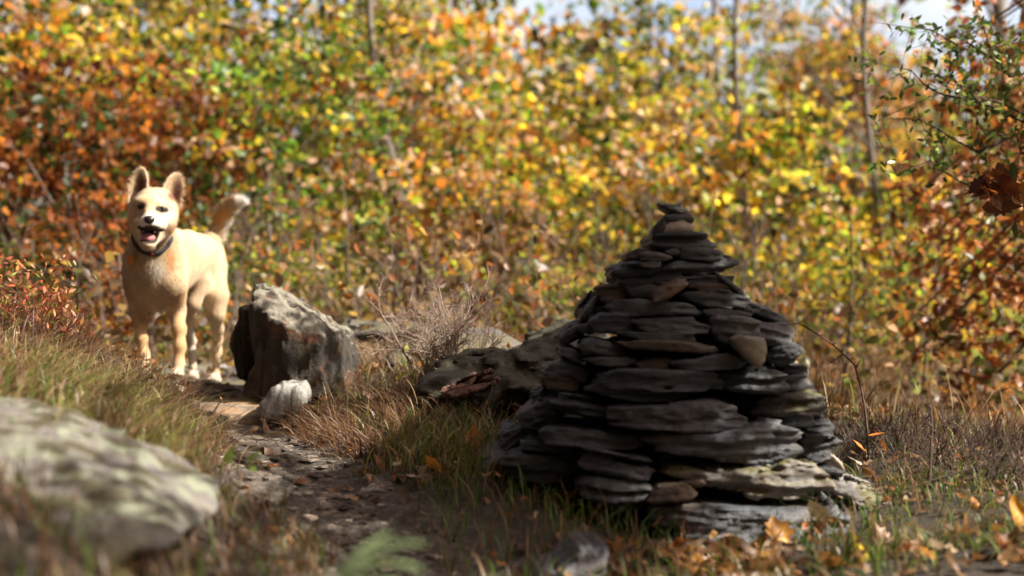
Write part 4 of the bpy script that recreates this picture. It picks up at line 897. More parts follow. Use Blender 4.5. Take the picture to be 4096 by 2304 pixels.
def shrub(px, d, zc, sc, pal, label, variant, zs=1.0, name='sapling', rz=None, cat='sapling'):
    x = (px-512)*d/F; g0 = float(H(x, d)); rt = empty(name, (x, d, g0)); tag(rt, label, cat, 'autumn saplings behind the ridge')
    z = CZ-(zc-288)*d/F-g0     # crown centre above the ground
    for nm, data in (('trunk', CR[variant][1]), ('crown', CR[variant][0])):
        o = bpy.data.objects.new(nm, data); COL.objects.link(o); o.parent = rt
        o.location = (0, 0, z); s = sc if nm == 'crown' else sc
        o.scale = (s, s, s*zs); o.rotation_euler = (0, 0, rz if rz is not None else (px*.37 % 6.28))
        if nm == 'crown':
            o.material_slots[0].link = 'OBJECT'; o.material_slots[0].material = LM[pal]
        elif z > 1.9*sc*zs:
            o.scale = (s, s, z/1.9*1.05)
    return rt
TREES = [
 (150,10,110,.7,'mixed','mixed green and yellow sapling above and left of dog',2),(90,9.4,130,.5,'gold','yellow shrub at the upper left between orange and rust',4),(290,9.2,110,.5,'green','dark green bough left of the top centre green tree',3),
 (620,9.4,300,.45,'lime','lime green bush left of the middle of the cairn',5),(510,9.6,215,.45,'mixed','greenish sapling left of the cairn top',1),(430,9.0,240,.4,'orange','orange speckled shrub above the dry bush',2),
 (0,9.5,60,.75,'orange','orange sapling crowding the top left corner',0),(110,11,62,.8,'gold','golden sapling above the ears of the dog',1),
 (60,8.2,205,.62,'darkoak','rust-brown shrub at the left edge above the red grass',2),(170,9.0,180,.55,'darkoak','dark rust shrub right behind the head of the dog',3),
 (222,10.5,115,.7,'gold','mixed gold sapling above the tail of the dog',4),(275,8.6,190,.62,'green','dark green bush right of the raised tail',5),
 (20,8.0,275,.40,'green','low green bush at the left edge behind the bank',6),(235,7.9,275,.36,'green','small green shrub just right of the hindquarters',0),
 (362,10.2,150,.66,'green','tall green tree left of top centre with dark crown',1),(405,11.5,60,.65,'lime','yellow-green sapling at the top, left of centre',2),
 (330,8.2,300,.24,'lime','bright pale green sprig shrub behind the top of the stump',3),(400,9.8,190,.60,'brown','sparse brown sapling in the middle above the log',4),
 (480,10.6,150,.80,'orange','orange-leaved sapling in the centre of the picture',5),(575,12,118,.72,'lime','broad yellow-green tree at top centre',6),
 (470,8.8,265,.42,'brown','thin dull brown shrub behind the dry bush',0),(560,9.3,255,.52,'mixed','green and gold shrub left of the upper cairn',1),
 (590,10.8,160,.7,'lime','yellow-green sapling above and left of the cairn top',2),(655,11.5,85,.66,'gold','golden sapling above the cairn capstone',3),
 (650,9.6,225,.60,'orange','orange shrub directly behind the cairn top',4),(735,10.2,205,.50,'orange','peach-orange sapling right of the cairn top',5),
 (815,12,30,.42,'orange','thin orange crown with sky gaps, top right of centre',6),(760,8.9,285,.52,'gold','gold shrub behind the right shoulder of the cairn',0),
 (830,9.6,210,.70,'mixed','mixed green and orange shrub between cairn and dark oak',1),(850,12.5,110,.50,'rust','rusty sapling below the sky gap at the upper right',2),
 (850,8.5,330,.45,'mixed','low speckled shrub behind the bent twig at right',3),(930,9.2,300,.55,'lime','yellow-green shrub behind the leafless stick at right',4),
 (105,7.7,285,.34,'darkoak','dark shady brown shrub behind the chest of the dog',4),
 (1000,8.6,370,.40,'gold','low golden shrub at the right edge near the ground',5),(950,13,110,.5,'gold','thin gold sapling under the top right sky gap',6),
 (1000,10,200,.75,'rust','rust sapling behind the near oak leaves at right edge',0),(700,8.4,345,.34,'mixed','low leafy bush hidden behind the middle of the cairn',1),
 (395,13.5,60,.5,'gold','far golden crown touching the top edge left of centre',2),(900,9.0,400,.30,'orange','low orange bush between the bent twig and the stick',3),
 (540,8.2,320,.26,'green','small green bush just above the grey boulder',4),(120,8.6,330,.26,'brown','low tan brush behind the front legs of the dog',5),
]
for (px, d, zc, sc, pal, lb, var) in TREES: shrub(px, d, zc, sc, pal, lb, var)
# slender trunks
def trunk(px, d, r, lean, label, mat=TWIG, top=0, name='tree'):
    x = (px-512)*d/F; g0 = float(H(x, d)); rt = empty(name, (x, d, g0)); tag(rt, label, 'tree', 'slender trunks in the background')
    h = CZ+(288-top)*d/F-g0+.6; tt = np.linspace(0, 1, 14); p = np.stack([lean*h*tt+.04*np.sin(tt*7+px), .03*np.cos(tt*6), h*tt], 1)
    mb = MB(); mb.tube(p, r*(1-.45*tt), 9); rs = np.random.RandomState(px)
    for k in range(22):
        i = rs.randint(3, 13); a = p[i]; dr = np.array([rs.uniform(-1, 1), rs.uniform(-.6, .6), rs.uniform(.5, 1.2)]); l = rs.uniform(.3, .8)
        mb.tube([a, a+dr*l*.5, a+dr*l+rs.randn(3)*.05], [r*.3, r*.2, r*.08], 5)
    o = mb.build('trunk', mat, rt)
for a in ((56,12,.035,.01,'thin grey trunk at the upper left above the red grass'),(212,13,.06,.02,'grey trunk near the top edge above the tail'),
          (415,9.5,.028,-.12,'pale thin stem leaning left in the middle behind dry bush'),(452,13,.022,.03,'upright thin trunk in the centre behind the dry bush'),
          (722,14,.035,-.01,'dark thin trunk right of the cairn top'),
          (735,9.4,.02,.02,'slim sapling trunk close behind right side of cairn'),(850,13.5,.04,.0,'dark trunk right of the bent twig'),
          (1010,10.5,.06,-.02,'dark trunk near the right edge above the grass'),(1085,8,.045,-.12,'large leaning tree trunk at the top right corner'),
          (880,9.3,.022,-.03,'thin trunk between bent twig and stick')):
    trunk(*a)
bst = MB(); rs = np.random.RandomState(77)
for k in range(520):
    y = rs.uniform(6.6, 12); x = rs.uniform(-.33, .36)*y; z = float(H(x, y)); h = rs.uniform(.2, .85); l = rs.randn(2)*.13*h
    tt = np.linspace(0, 1, 5)[:, None]; p = np.array([x, y, z])+tt*np.array([l[0], l[1], h])+np.r_[[[0, 0, 0]], rs.randn(4, 3)*.02]
    r0 = rs.uniform(.002, .007); bst.tube(p, np.linspace(r0, r0*.4, 5), 4)
    for _ in range(3): q = p[rs.randint(1, 4)]; bst.tube([q, q+np.array([rs.uniform(-.2, .2), rs.uniform(-.1, .1), rs.uniform(.08, .3)])], [r0*.5, r0*.2], 3)
o = bst.build('brush_stems', bark_mat('brush_bark', (.05, .035, .025), (.22, .15, .11))); tag(o, 'tangle of thin pale bare stems in the undergrowth beyond the ridge', 'brush', kind='stuff')
# far wood reads as one mass
rs = np.random.RandomState(3); wd = MB()
npt = 1150; cx_ = rs.uniform(-15, 15, npt); cy_ = rs.uniform(14, 30, npt); cz_ = rs.uniform(-.2, 1, npt)**1.0*4.0*(.55+.6*noise(np.stack([cx_*.35, cy_*.1, cx_*0], -1), 4))
gp = np.stack([512+cx_*F/cy_, 288-(cz_+.3-CZ)*F/cy_], 1); okk = np.ones(npt, bool)   # clearings between the far crowns
for gx_, gy_, gr in ((750, 78, 34), (770, 130, 26), (480, 45, 30), (330, 12, 30), (905, 18, 34), (1010, 92, 22), (745, 30, 20), (230, 30, 20), (600, 20, 14), (505, 85, 18), (270, 50, 12), (690, 45, 12), (820, 70, 16), (150, 8, 12), (790, 190, 12)):
    okk &= np.hypot(gp[:, 0]-gx_, gp[:, 1]-gy_) > gr*1.2
cx_, cy_, cz_ = cx_[okk], cy_[okk], cz_[okk]
cx_ = np.r_[cx_, rs.uniform(-9, 9, 520)]; cz_ = np.r_[cz_, rs.uniform(-.2, 2.3, 520)]; cy_ = np.r_[cy_, rs.uniform(14, 24, 520)]; npt = len(cx_)
cc = np.repeat(np.stack([cx_, cy_, cz_+.3], 1), 56, 0)+rs.randn(npt*56, 3)*np.array([.42, .42, .3])
scatter(wd, *SIMPLE, cc, rotmats(len(cc), rs), .125*(.5+.8*rs.rand(len(cc))), np.repeat(rs.rand(npt, 3), 56, 0))
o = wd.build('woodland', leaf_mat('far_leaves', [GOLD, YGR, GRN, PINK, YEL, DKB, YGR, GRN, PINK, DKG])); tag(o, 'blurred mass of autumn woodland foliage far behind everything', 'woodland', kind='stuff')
wb = MB(); rs = np.random.RandomState(31); npt = 1500; a_ = rs.uniform(-np.pi*.98, -np.pi*.02, npt); rr_ = rs.uniform(3.2, 9, npt)
cx_ = rr_*np.cos(a_)*1.2; cy_ = rr_*np.sin(a_)+.6; cz_ = rs.uniform(.2, 6.5, npt)
k_ = (cy_ < -1.8) | (cx_ < -5)
k_ &= ~((cx_ > 0) & (cy_ > -2.6)); cx_, cy_, cz_ = cx_[k_], cy_[k_], cz_[k_]; npt = len(cx_)
x2 = rs.uniform(-10, -5.5, 260); y2 = rs.uniform(-1, 12, 260); k2 = -x2 > y2*.36+1.6; x2, y2 = x2[k2], y2[k2]
cc = np.r_[np.stack([cx_, cy_, cz_], 1), np.stack([x2, y2, rs.uniform(.2, 5.5, len(x2))], 1)]; 
ov2 = np.stack([rs.uniform(-12, 20, 1500), rs.uniform(14.5, 32, 1500), rs.uniform(6.6, 8.2, 1500)], 1); ov2 = ov2[noise(ov2*np.array([.3, .3, 0]), 9) > -.25]  # unseen high canopy, added to keep sun off the far wood
ov = np.stack([rs.uniform(-6, 1.6, 700), rs.uniform(-4, 6.2, 700), rs.uniform(5, 7.5, 700)], 1)  # foliage overhead and at right: unseen, added to cut skylight
rt = np.stack([rs.uniform(3.4, 9, 500), rs.uniform(-3, 3.2, 500), np.zeros(500)], 1); rt[:, 2] = rs.rand(500)*(rt[:, 0]-1.9)*.72
cc = np.r_[cc, np.repeat(np.r_[ov, rt, ov2], 1, 0)]; cc = np.repeat(cc, 26, 0); cc = cc+rs.randn(len(cc), 3)*.35
scatter(wb, *SIMPLE, cc, rotmats(len(cc), rs), .17*(.6+.7*rs.rand(len(cc))), np.repeat(rs.rand(len(cc)//26, 3), 26, 0))
o = wb.build('woodland', LM['rust']); tag(o, 'unseen autumn woodland round the viewer, with canopy added to cut light', 'woodland', kind='stuff')
# low brush and leaves on the far floor
lt = MB(); n = 36000; x_ = rs.uniform(-7, 7, n); y_ = 5.6+rs.rand(n)**1.4*13; ok = np.abs(x_) < y_*.45; x_, y_ = x_[ok], y_[ok]; n = len(x_)
z_ = H(x_, y_)+rs.rand(n)**2.0*(.22+.22*(y_ < 9.5))
scatter(lt, *SIMPLE, np.stack([x_, y_, z_], 1), rotmats(n, rs), .042*(.6+.8*rs.rand(n)), np.stack([.5+.5*noise(np.stack([x_*2, y_*2, 0*x_], -1), 5), .5+.5*noise(np.stack([x_*1.5, y_*1.5, 0*x_], -1), 6), 0*x_], 1))
o = lt.build('leaf_litter', leaf_mat('far_litter', [(.30, .2, .11), (.2, .11, .05), (.34, .12, .03), (.16, .09, .045), (.42, .26, .06), (.28, .17, .09), (.17, .19, .04), (.12, .08, .04)])); tag(o, 'leaf-strewn undergrowth on the forest floor beyond the ridge', 'leaf litter', kind='stuff')

# detailed leaves for the near ground
def lobed(kind, n=22):
    if kind == 'maple': ang = [0, .45, .75, 1.05, 1.35, 1.75, 2.1, 2.45, 3.14]; rad = [1, .48, .80, .42, .74, .34, .50, .30, .12]
    elif kind == 'oak': ang = [0, .3, .45, .7, .95, 1.25, 1.7, 2.1, 2.6, 3.14]; rad = [1, .55, .62, .36, .5, .3, .42, .3, .45, .6]
    else: ang = [0, .35, .8, 1.5, 2.2, 2.8, 3.14]; rad = [1, .62, .48, .42, .5, .7, .8]
    a = np.r_[ang, [2*np.pi-t for t in ang[-2:0:-1]]]; r = np.r_[rad, rad[-2:0:-1]]
    out = np.stack([np.sin(a)*r, np.cos(a)*r], 1)*.5; mid = out*.5
    m = len(out); V = np.r_[out, mid, [[0, 0]]]; F4 = [[i, (i+1) % m, m+(i+1) % m, m+i] for i in range(m)]
    F4 += [[m+i, m+(i+1) % m, m+(i+2) % m, 2*m] for i in range(0, m-1, 2)]
    if m % 2: pass
    return np.c_[V, np.zeros(len(V))], np.array(F4)
def curl(V, s, rs_):
    V = V.copy(); a = rs_.uniform(-1, 1); b_ = rs_.uniform(.3, 1.6)*s
    V[:, 2] += b_*V[:, 0]**2+a*.6*s*V[:, 1]**2+.12*np.sin(V[:, 0]*9+V[:, 1]*7+a*5)*s*.5; return V
NL = attr_leaf_mat('fallen_leaf', .35, .5, .4, 55, .45)
def at_ground(px, py): return ghit(px, py)
FALL = [ # px, py, size, colour, kind, tilt(x,y,z deg), label, lift
 (857,560,.125,(.68,.46,.03),'beech',(62,10,60),'large bright yellow leaf propped up at the bottom right',.03),
 (779,551,.11,(.62,.30,.06),'maple',(60,0,20),'orange-gold lobed leaf standing upright below the huge base stone',.03),
 (737,558,.12,(.45,.26,.12),'beech',(20,60,80),'curled tan-brown leaf lying left of the orange-gold lobed leaf',.02),
 (722,536,.08,(.55,.37,.28),'maple',(40,20,10),'pinkish leaf in front of the huge base stone',.02),
 (700,566,.10,(.5,.28,.10),'oak',(15,20,70),'flat tan leaf at the bottom edge, left of the curled one',.01),
 (594,518,.08,(.42,.27,.10),'beech',(50,0,10),'tan leaf alone in the shade below the cairn',.02),
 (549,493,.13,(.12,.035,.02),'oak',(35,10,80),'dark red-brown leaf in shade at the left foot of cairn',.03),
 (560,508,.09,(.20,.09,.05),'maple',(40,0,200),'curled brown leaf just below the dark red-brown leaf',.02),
 (472,459,.10,(.58,.24,.07),'oak',(75,10,10),'orange leaf standing on edge beside the leftmost base stone',.04),
 (459,467,.09,(.55,.36,.14),'beech',(50,40,60),'golden curled leaf in the clump left of the cairn foot',.02),
 (437,477,.10,(.50,.20,.03),'maple',(50,10,120),'deep orange crumpled leaf at the front of the clump by path',.02),
 (424,481,.09,(.50,.38,.28),'oak',(10,10,95),'pale flat leaf left of the deep orange crumpled leaf',.01),
 (396,461,.08,(.50,.28,.08),'oak',(55,10,80),'ochre ragged leaf on the bank edge above the path',.02),
 (380,469,.06,(.40,.17,.07),'beech',(45,0,40),'small curled russet leaf left of the ochre ragged one',.02),
 (448,405,.15,(.55,.42,.26),'oak',(50,20,80),'big arched tan leaf in the middle of the bank',.05),
 (372,404,.09,(.50,.30,.22),'maple',(30,0,60),'pinkish-brown leaf lying on dry grass right of white stone',.02),
 (450,394,.11,(.28,.13,.05),'oak',(45,0,30),'dark brown leaf under the rotten bark slab',.03),
 (518,420,.06,(.72,.17,.02),'maple',(60,0,30),'vivid orange-red leaf left against the cairn',.03),
 (266,429,.08,(.36,.20,.12),'beech',(50,50,60),'brown rolled leaf on the edge of the path near white stone',.015),
 (303,482,.035,(.42,.20,.11),'beech',(20,0,0),'tiny round russet leaf on the shaded path',.008),
 (860,471,.05,(.68,.26,.06),'beech',(40,0,80),'small orange leaf on the dark heather right of the cairn',.06),
 (855,477,.045,(.62,.45,.36),'beech',(30,0,70),'small pink leaf just under the small orange leaf',.04),
 (1017,527,.08,(.62,.30,.03),'beech',(70,0,15),'golden leaf upright at the right edge',.03),
 (975,512,.05,(.45,.20,.05),'oak',(50,0,0),'little rusty leaf in grass left of the golden right edge leaf',.02),
 (832,568,.09,(.60,.28,.04),'maple',(30,10,0),'orange leaf partly under the large bright yellow leaf',.01),
 (883,546,.07,(.62,.40,.28),'maple',(50,0,40),'pale peach leaf in the grass at lower right',.02),
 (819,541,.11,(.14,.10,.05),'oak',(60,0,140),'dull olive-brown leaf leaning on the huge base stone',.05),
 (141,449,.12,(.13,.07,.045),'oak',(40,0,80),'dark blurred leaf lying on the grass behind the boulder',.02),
 (930,560,.08,(.55,.24,.04),'oak',(25,0,30),'orange-brown leaf on the ground right of the yellow leaf',.01),
 (760,568,.09,(.52,.27,.07),'maple',(20,0,150),'flat golden-brown leaf at the bottom between two bigger leaves',.01)]
for k, (px, py, s, c, kd, rot, lb, lift) in enumerate(FALL):
    rs_ = np.random.RandomState(500+k); V, Fc = lobed(kd); V = curl(V, .9, rs_)
    for _ in range(0): pass
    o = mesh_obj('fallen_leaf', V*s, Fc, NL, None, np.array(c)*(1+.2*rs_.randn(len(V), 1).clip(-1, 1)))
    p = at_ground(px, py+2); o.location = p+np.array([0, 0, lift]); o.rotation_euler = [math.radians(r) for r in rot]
    tag(o, lb, 'leaf', 'fallen autumn leaves'); sb = o.modifiers.new('sub', 'SUBSURF'); sb.levels = 1; sb.render_levels = 2
# litter: uncountable small leaves, chips and needles
def litter(name, label, n, reg, cols, sz, kinds, seed, flat=.45, lift=.008):
    rs = np.random.RandomState(seed); mb = MB(); x0, x1, y0, y1 = reg
    x = rs.uniform(x0, x1, n*3); y = rs.uniform(y0, y1, n*3); z = H(x, y); px = 512+x*F/y; py = 288-(z-CZ)*F/y
    pd = pathdist(x, y); w_ = noise(np.stack([x*3, y*3, x*0], -1), seed)
    ok = (px > -60) & (px < 1090) & (py < 620) & ((pd > .13) | (rs.rand(n*3) < .3)) & (w_+rs.rand(n*3) > .15); x, y, z = x[ok][:n], y[ok][:n], z[ok][:n]
    for k in range(6):
        sl = slice(k, None, 6); V, Fc = lobed(kinds[k % len(kinds)]); V = curl(V, 1.3, rs); m = len(x[sl]); c = np.array(cols)[rs.randint(0, len(cols), m)]*(.6+.7*rs.rand(m, 1))
        scatter(mb, V, Fc, np.stack([x[sl], y[sl], z[sl]+lift+rs.rand(m)*.012], 1), rotmats(m, rs, flat), sz*(.5+.8*rs.rand(m)), c)
    o = mb.build(name, NL); tag(o, label, 'leaf litter', kind='stuff'); return o
litter('leaf_litter', 'small dry brown leaves scattered over banks and around the cairn', 1500, (-1.6, 1.6, 2.6, 6.2), [(.18, .10, .055), (.28, .17, .09), (.11, .06, .03), (.36, .15, .04), (.36, .26, .17)], .045, ['oak', 'beech', 'maple'], 61)
litter('leaf_litter', 'thick orange and tan leaf litter along the bottom right edge', 150, (.15, 1.25, 2.85, 3.18), [(.25, .12, .04), (.34, .17, .04), (.2, .085, .03), (.5, .36, .24), (.2, .1, .05)], .062, ['maple', 'oak', 'beech'], 62, .5, .012)
litter('leaf_litter', 'dry leaves and bits caught up in the grass of the banks', 450, (-1.6, 1.6, 2.6, 5.2), [(.22, .13, .06), (.32, .17, .06), (.3, .11, .03), (.36, .26, .15)], .038, ['oak', 'beech'], 63, 1.0, .035)
# gravel flakes
rs = np.random.RandomState(8); mb = MB(); n = 3600; t = rs.rand(n)*(len(PATH)-1); i = t.astype(int); f = (t-i)[:, None]; pp = PATH[i]*(1-f)+PATH[i+1]*f+rs.randn(n, 2)*.10
z = H(pp[:, 0], pp[:, 1]); TV = np.array([(-.5,-.3,-.1),(.4,-.4,-.1),(.55,.25,-.1),(-.3,.4,-.1),(-.4,-.22,.13),(.3,-.3,.1),(.42,.18,.12),(-.22,.3,.15)]); TF = np.array([(4,5,6,7),(0,1,5,4),(1,2,6,5),(2,3,7,6),(3,0,4,7)])
c = np.array([(.17, .14, .115), (.09, .07, .055), (.26, .21, .17), (.06, .045, .035)])[rs.randint(0, 4, n)]*(.7+.5*rs.rand(n, 1))
scatter(mb, TV*np.array([1, 1, .5]), TF, np.stack([pp[:, 0], pp[:, 1], z-.001], 1), rotmats(n, rs, .1), .005+.036*rs.rand(n)**4, c)
gm = attr_leaf_mat('path_chips', 0.0, .8, .3, 90, .4); o = mb.build('gravel', gm, shade=False); tag(o, 'flat stone chips and gravel trodden into the footpath', 'gravel', kind='stuff')

# grass blades
def blades(name, label, n, fn_, cols, hgt, wid, droop, seed, bend=(0, 0), tuft=.05, per=14, reg=(-1.9, 1.6, 1.5, 6.5)):
    rs = np.random.RandomState(seed); x0, x1, y0, y1 = reg; nt_ = max(1, int(n*.62)//per); m = nt_*60
    x = rs.uniform(x0, x1, m); y = rs.uniform(y0, y1, m); z = H(x, y); px = 512+x*F/y; py = 288-(z-CZ)*F/y
    w_ = fn_(px, py, x, y); ok = rs.rand(m) < w_; x, y = x[ok][:nt_], y[ok][:nt_]; k = len(x)
    X_ = np.repeat(x, per)+rs.randn(k*per)*tuft; Y_ = np.repeat(y, per)+rs.randn(k*per)*tuft; ok = pathdist(X_, Y_) > .10; X_, Y_ = X_[ok], Y_[ok]; k = len(X_); Z_ = H(X_, Y_)-.004
    a = rs.rand(k)*6.28; dr = np.stack([np.cos(a), np.sin(a)], 1)*rs.uniform(.2, 1, (k, 1))+np.array(bend); h = hgt*1.25*(.35+1.0*rs.rand(k)**1.4); dp = droop*(.5+rs.rand(k))
    sd = np.stack([-np.sin(a+rs.randn(k)*.6), np.cos(a), 0*a], 1); T = np.linspace(0, 1, 6); V = np.empty((k, 6, 2, 3)); wv = wid*1.5*(.5+.9*rs.rand(k))
    for j, t in enumerate(T):
        out = h*dp*(t**1.7); up = h*(t-.55*dp*t**2.4/(1+.3*dp))
        c = np.stack([X_+dr[:, 0]*out, Y_+dr[:, 1]*out, Z_+up], 1); ww = (wv*(1-t**1.5)+.0003)[:, None]*.5
        V[:, j, 0] = c-sd*ww; V[:, j, 1] = c+sd*ww
    b_ = np.arange(k)[:, None]*12+np.arange(5)[None]*2; Fc = np.stack([b_, b_+1, b_+3, b_+2], -1).reshape(-1, 4)
    c = np.array(cols)[rs.randint(0, len(cols), k)]*(.65+.6*rs.rand(k, 1)); grad = np.repeat(c, 12, 0)
    o = mesh_obj(name, V.reshape(-1, 3), Fc, GRASS, None, grad); tag(o, label, 'grass', kind='stuff'); return o
GRASS = attr_leaf_mat('grass_blade', .45, .45, .45, 20, .2)
DRY = [(.20, .11, .055), (.28, .17, .085), (.13, .06, .035), (.42, .30, .16), (.16, .08, .045)]; GREEN = [(.07, .13, .018), (.12, .19, .03), (.045, .09, .015), (.22, .25, .04), (.34, .29, .12)]; REDG = [(.20, .075, .04), (.26, .11, .06), (.14, .06, .035), (.40, .25, .14), (.14, .12, .035)]
band = lambda v, a, b_, s: smooth(a-s, a+s, v)*(1-smooth(b_-s, b_+s, v))
blades('dry_grass', 'long reddish-brown dry grass drooping over the left bank', 15000, lambda px, py, x, y: (px < 225)*(y > 3.0)*(y < 4.62)*.9, REDG+DRY, .085, .0018, .9, 71, (.5, -.15), .035, 16)
blades('green_grass', 'green grass growing on the left bank behind the boulder', 6500, lambda px, py, x, y: band(px, 10, 190, 25)*(y > 2.7)*(y < 4.0)*.8, GREEN+[(.2, .26, .05), (.34, .27, .10)]+DRY+DRY[1:4:2], .10, .0024, 1.1, 72, (.4, -.2), .03, 14)
blades('green_grass', 'lit green grass on the bank between path and cairn', 5200, lambda px, py, x, y: band(px, 385, 505, 15)*band(py, 432, 478, 8)*.9, GREEN+DRY[:4]+[(.14, .2, .03)], .10, .0020, 1.0, 73, (.2, -.2), .035, 16)
blades('dry_grass', 'dry straw grass on the middle bank below the bush', 8000, lambda px, py, x, y: band(px, 318, 480, 14)*band(py, 362, 440, 8)*.9, DRY+DRY+GREEN[:2], .085, .0018, .9, 74, (0, -.2), .04, 14)
blades('dry_grass', 'brown matted grass spilling down beside the path', 4500, lambda px, py, x, y: band(px, 290, 420, 10)*band(py, 420, 460, 8)*.9, DRY[:3], .08, .0017, 1.1, 75, (-.5, -.3), .03, 16)
blades('green_grass', 'small bright green grass tufts round the white stone', 1100, lambda px, py, x, y: (band(px, 282, 300, 5)*band(py, 402, 416, 4)+band(px, 305, 338, 5)*band(py, 382, 402, 5))*.9, [(.10, .26, .05), (.18, .34, .08), (.3, .4, .15)], .075, .0018, .6, 76, (.1, -.1), .02, 16)
blades('green_grass', 'sunlit grass on the right of the cairn foot', 3000, lambda px, py, x, y: band(px, 870, 1060, 10)*band(py, 478, 560, 8)*.9*(1-band(px, 840, 903, 6)*(py < 530)), GREEN+DRY[:3], .062, .0018, 1.2, 77, (.1, -.2), .035, 14)
blades('dry_grass', 'dry brown grass and stems on the right ridge', 6000, lambda px, py, x, y: (px > 830)*band(py, 425, 500, 6)*.45, DRY+GREEN[:2], .075, .0017, .8, 78, (0, 0), .05, 9)
blades('shaded_grass', 'sparse dark grass in the shade below the cairn', 3400, lambda px, py, x, y: (px > 430)*(px < 900)*(py > 480)*.5, GREEN[:3]+DRY[:2], .085, .0022, .8, 79, (0, 0), .03, 9, (-.7, 1.3, 2.4, 3.7))
blades('dry_grass', 'blurred dry grass at the bottom left in front of the boulder', 5200, lambda px, py, x, y: (px < 330)*(y < 3.1)*(y > 1.35)*.7, DRY+DRY+GREEN[:3], .085, .0024, .8, 80, (0, 0), .03, 12, (-1.1, -.2, 1.3, 3.1))
blades('grass', 'short lit grass beyond the dog on the flat ground', 5000, lambda px, py, x, y: (px < 330)*(y > 5.0)*.8, GREEN+DRY, .08, .003, .7, 81, (0, 0), .06, 10, (-3.2, -.6, 4.9, 9.0))

blades('dry_grass', 'dry undergrowth grass and stems beyond the ridge at right', 9000, lambda px, py, x, y: (px > 800)*.9, DRY+DRY+[(.4, .2, .05), (.2, .2, .05), (.12, .08, .04)], .17, .0030, .6, 82, (0, 0), .08, 9, (.7, 3.6, 4.4, 8.6))
# twiggy plants
def twig(mb, p, d, l, r, rs, depth, spread=.55, C=None):
    n = 4; pts = [p]; q = p.copy(); dd = d.copy()
    for k in range(n):
        dd = dd+rs.randn(3)*.16; dd /= np.linalg.norm(dd); q = q+dd*l/n; pts.append(q.copy())
    mb.tube(pts, np.linspace(r, r*.6, n+1), 4, C)
    if depth > 0:
        for k in range(rs.randint(2, 5)):
            i = rs.randint(1, n+1); e = dd+rs.randn(3)*spread; e[2] += .15; e /= np.linalg.norm(e); twig(mb, pts[i], e, l*rs.uniform(.5, .8), r*.62, rs, depth-1, spread, C)
def pline(name, label, cat, pts, cf, d, r, mat, extra=None, grp=None):
    p = np.array([P(*cf(*q), d+i*.01) for i, q in enumerate(pts)]); mb = MB(); b0 = p[0].copy()
    t = np.linspace(0, len(p)-1, len(p)*4); pp = np.stack([np.interp(t, np.arange(len(p)), p[:, k]) for k in range(3)], 1)
    mb.tube(pp, np.linspace(r, r*.45, len(pp)), 6)
    rs = np.random.RandomState(len(pts)*7)
    for k in range(4, len(pp)-1, 3):
        mb.tube([pp[k], pp[k]+np.array([rs.choice([-1, 1])*.006, 0, .006])], [r*.8, r*.3], 4)
    for ex in (extra or []):
        e = np.array([P(*cf(*q), d) for q in ex]); mb.tube(e, np.linspace(r*.5, r*.3, len(e)), 5)
    mb.V = [v_-b0 for v_ in mb.V]
    o = mb.build(name, mat); o.location = b0; tag(o, label, cat, grp); return o
pline('bare_stem', 'tall bent leafless stem arching left on the right of cairn', 'stem', [(625,900),(622,780),(615,680),(600,560),(585,470),(575,430),(550,340),(490,285),(430,230),(330,165),(250,118)], cR, 3.95, .0034, DARKT, [[(490,285),(450,310),(415,335)],[(555,350),(570,335),(580,315)],[(250,122),(220,122),(195,120)]])
pline('bare_stem', 'straight upright leafless stick in the right foreground', 'stem', [(925,1100),(938,980),(945,900),(950,780),(955,680),(951,600),(950,538)], cR, 3.6, .0038, DARKT, [[(955,685),(970,690),(985,680)],[(953,620),(945,590),(940,565)]])
pline('bare_stem', 'dark slanting twig low over the right-hand grass', 'stem', [(590,1330),(650,1180),(720,1090),(860,980),(1040,920),(1180,880),(1290,828)], cR, 3.5, .003, DARKT, [[(860,980),(880,890),(905,700)],[(1180,880),(1240,720),(1330,600)]])
pline('bare_stem', 'dark crooked branch rising right out of the dry bush', 'stem', [(1560,790),(1640,690),(1690,590),(1740,450),(1790,370),(1830,290),(1885,155)], cB, 4.55, .0055, DARKT, [[(1830,290),(1830,230),(1822,165)],[(1740,460),(1600,490),(1510,560)],[(1690,590),(1620,640),(1560,700)]])
pline('bare_stem', 'thin grey twig standing in front of the dark ledge', 'stem', [(1965,900),(1985,800),(2000,700),(2012,645)], cB, 3.95, .0022, DARKT)
pline('driftwood_root', 'pale broken root lying across the edge of the path', 'stick', [(420,1212),(470,1222),(520,1240),(560,1262),(610,1290),(650,1320),(690,1345)], cB, 3.92, .016, bark_mat('pale_root', (.20, .13, .09), (.42, .30, .22)))
bs = empty('dry_bush', ghit(440, 375)); tag(bs, 'leafless twiggy dry bush glowing pale in front of grey boulder', 'bush')
rs = np.random.RandomState(44); tw = MB()
for k in range(24):
    p = P(442+rs.uniform(-26, 26), 378, 4.55+rs.uniform(-.08, .1)); d = np.array([rs.uniform(-.6, .5), rs.uniform(-.3, .3), 1.0]); d /= np.linalg.norm(d)
    twig(tw, p, d, rs.uniform(.09, .16), .0030, rs, 4, .5)
o = tw.build('twigs', PALET, bs); unparent_offset(o, bs)
lv = MB(); n = 26; q = np.array([P(rs.uniform(395, 475), rs.uniform(345, 385), 4.6+rs.uniform(-.1, .1)) for _ in range(n)]); V, Fc = lobed('beech'); scatter(lv, V*np.array([.8, 1, 1]), Fc, q, rotmats(n, rs), .03+.02*rs.rand(n), np.array([(.55, .30, .04), (.35, .3, .05), (.5, .18, .05)])[rs.randint(0, 3, n)])
o = lv.build('leaves', NL, bs); unparent_offset(o, bs)
ht = MB()
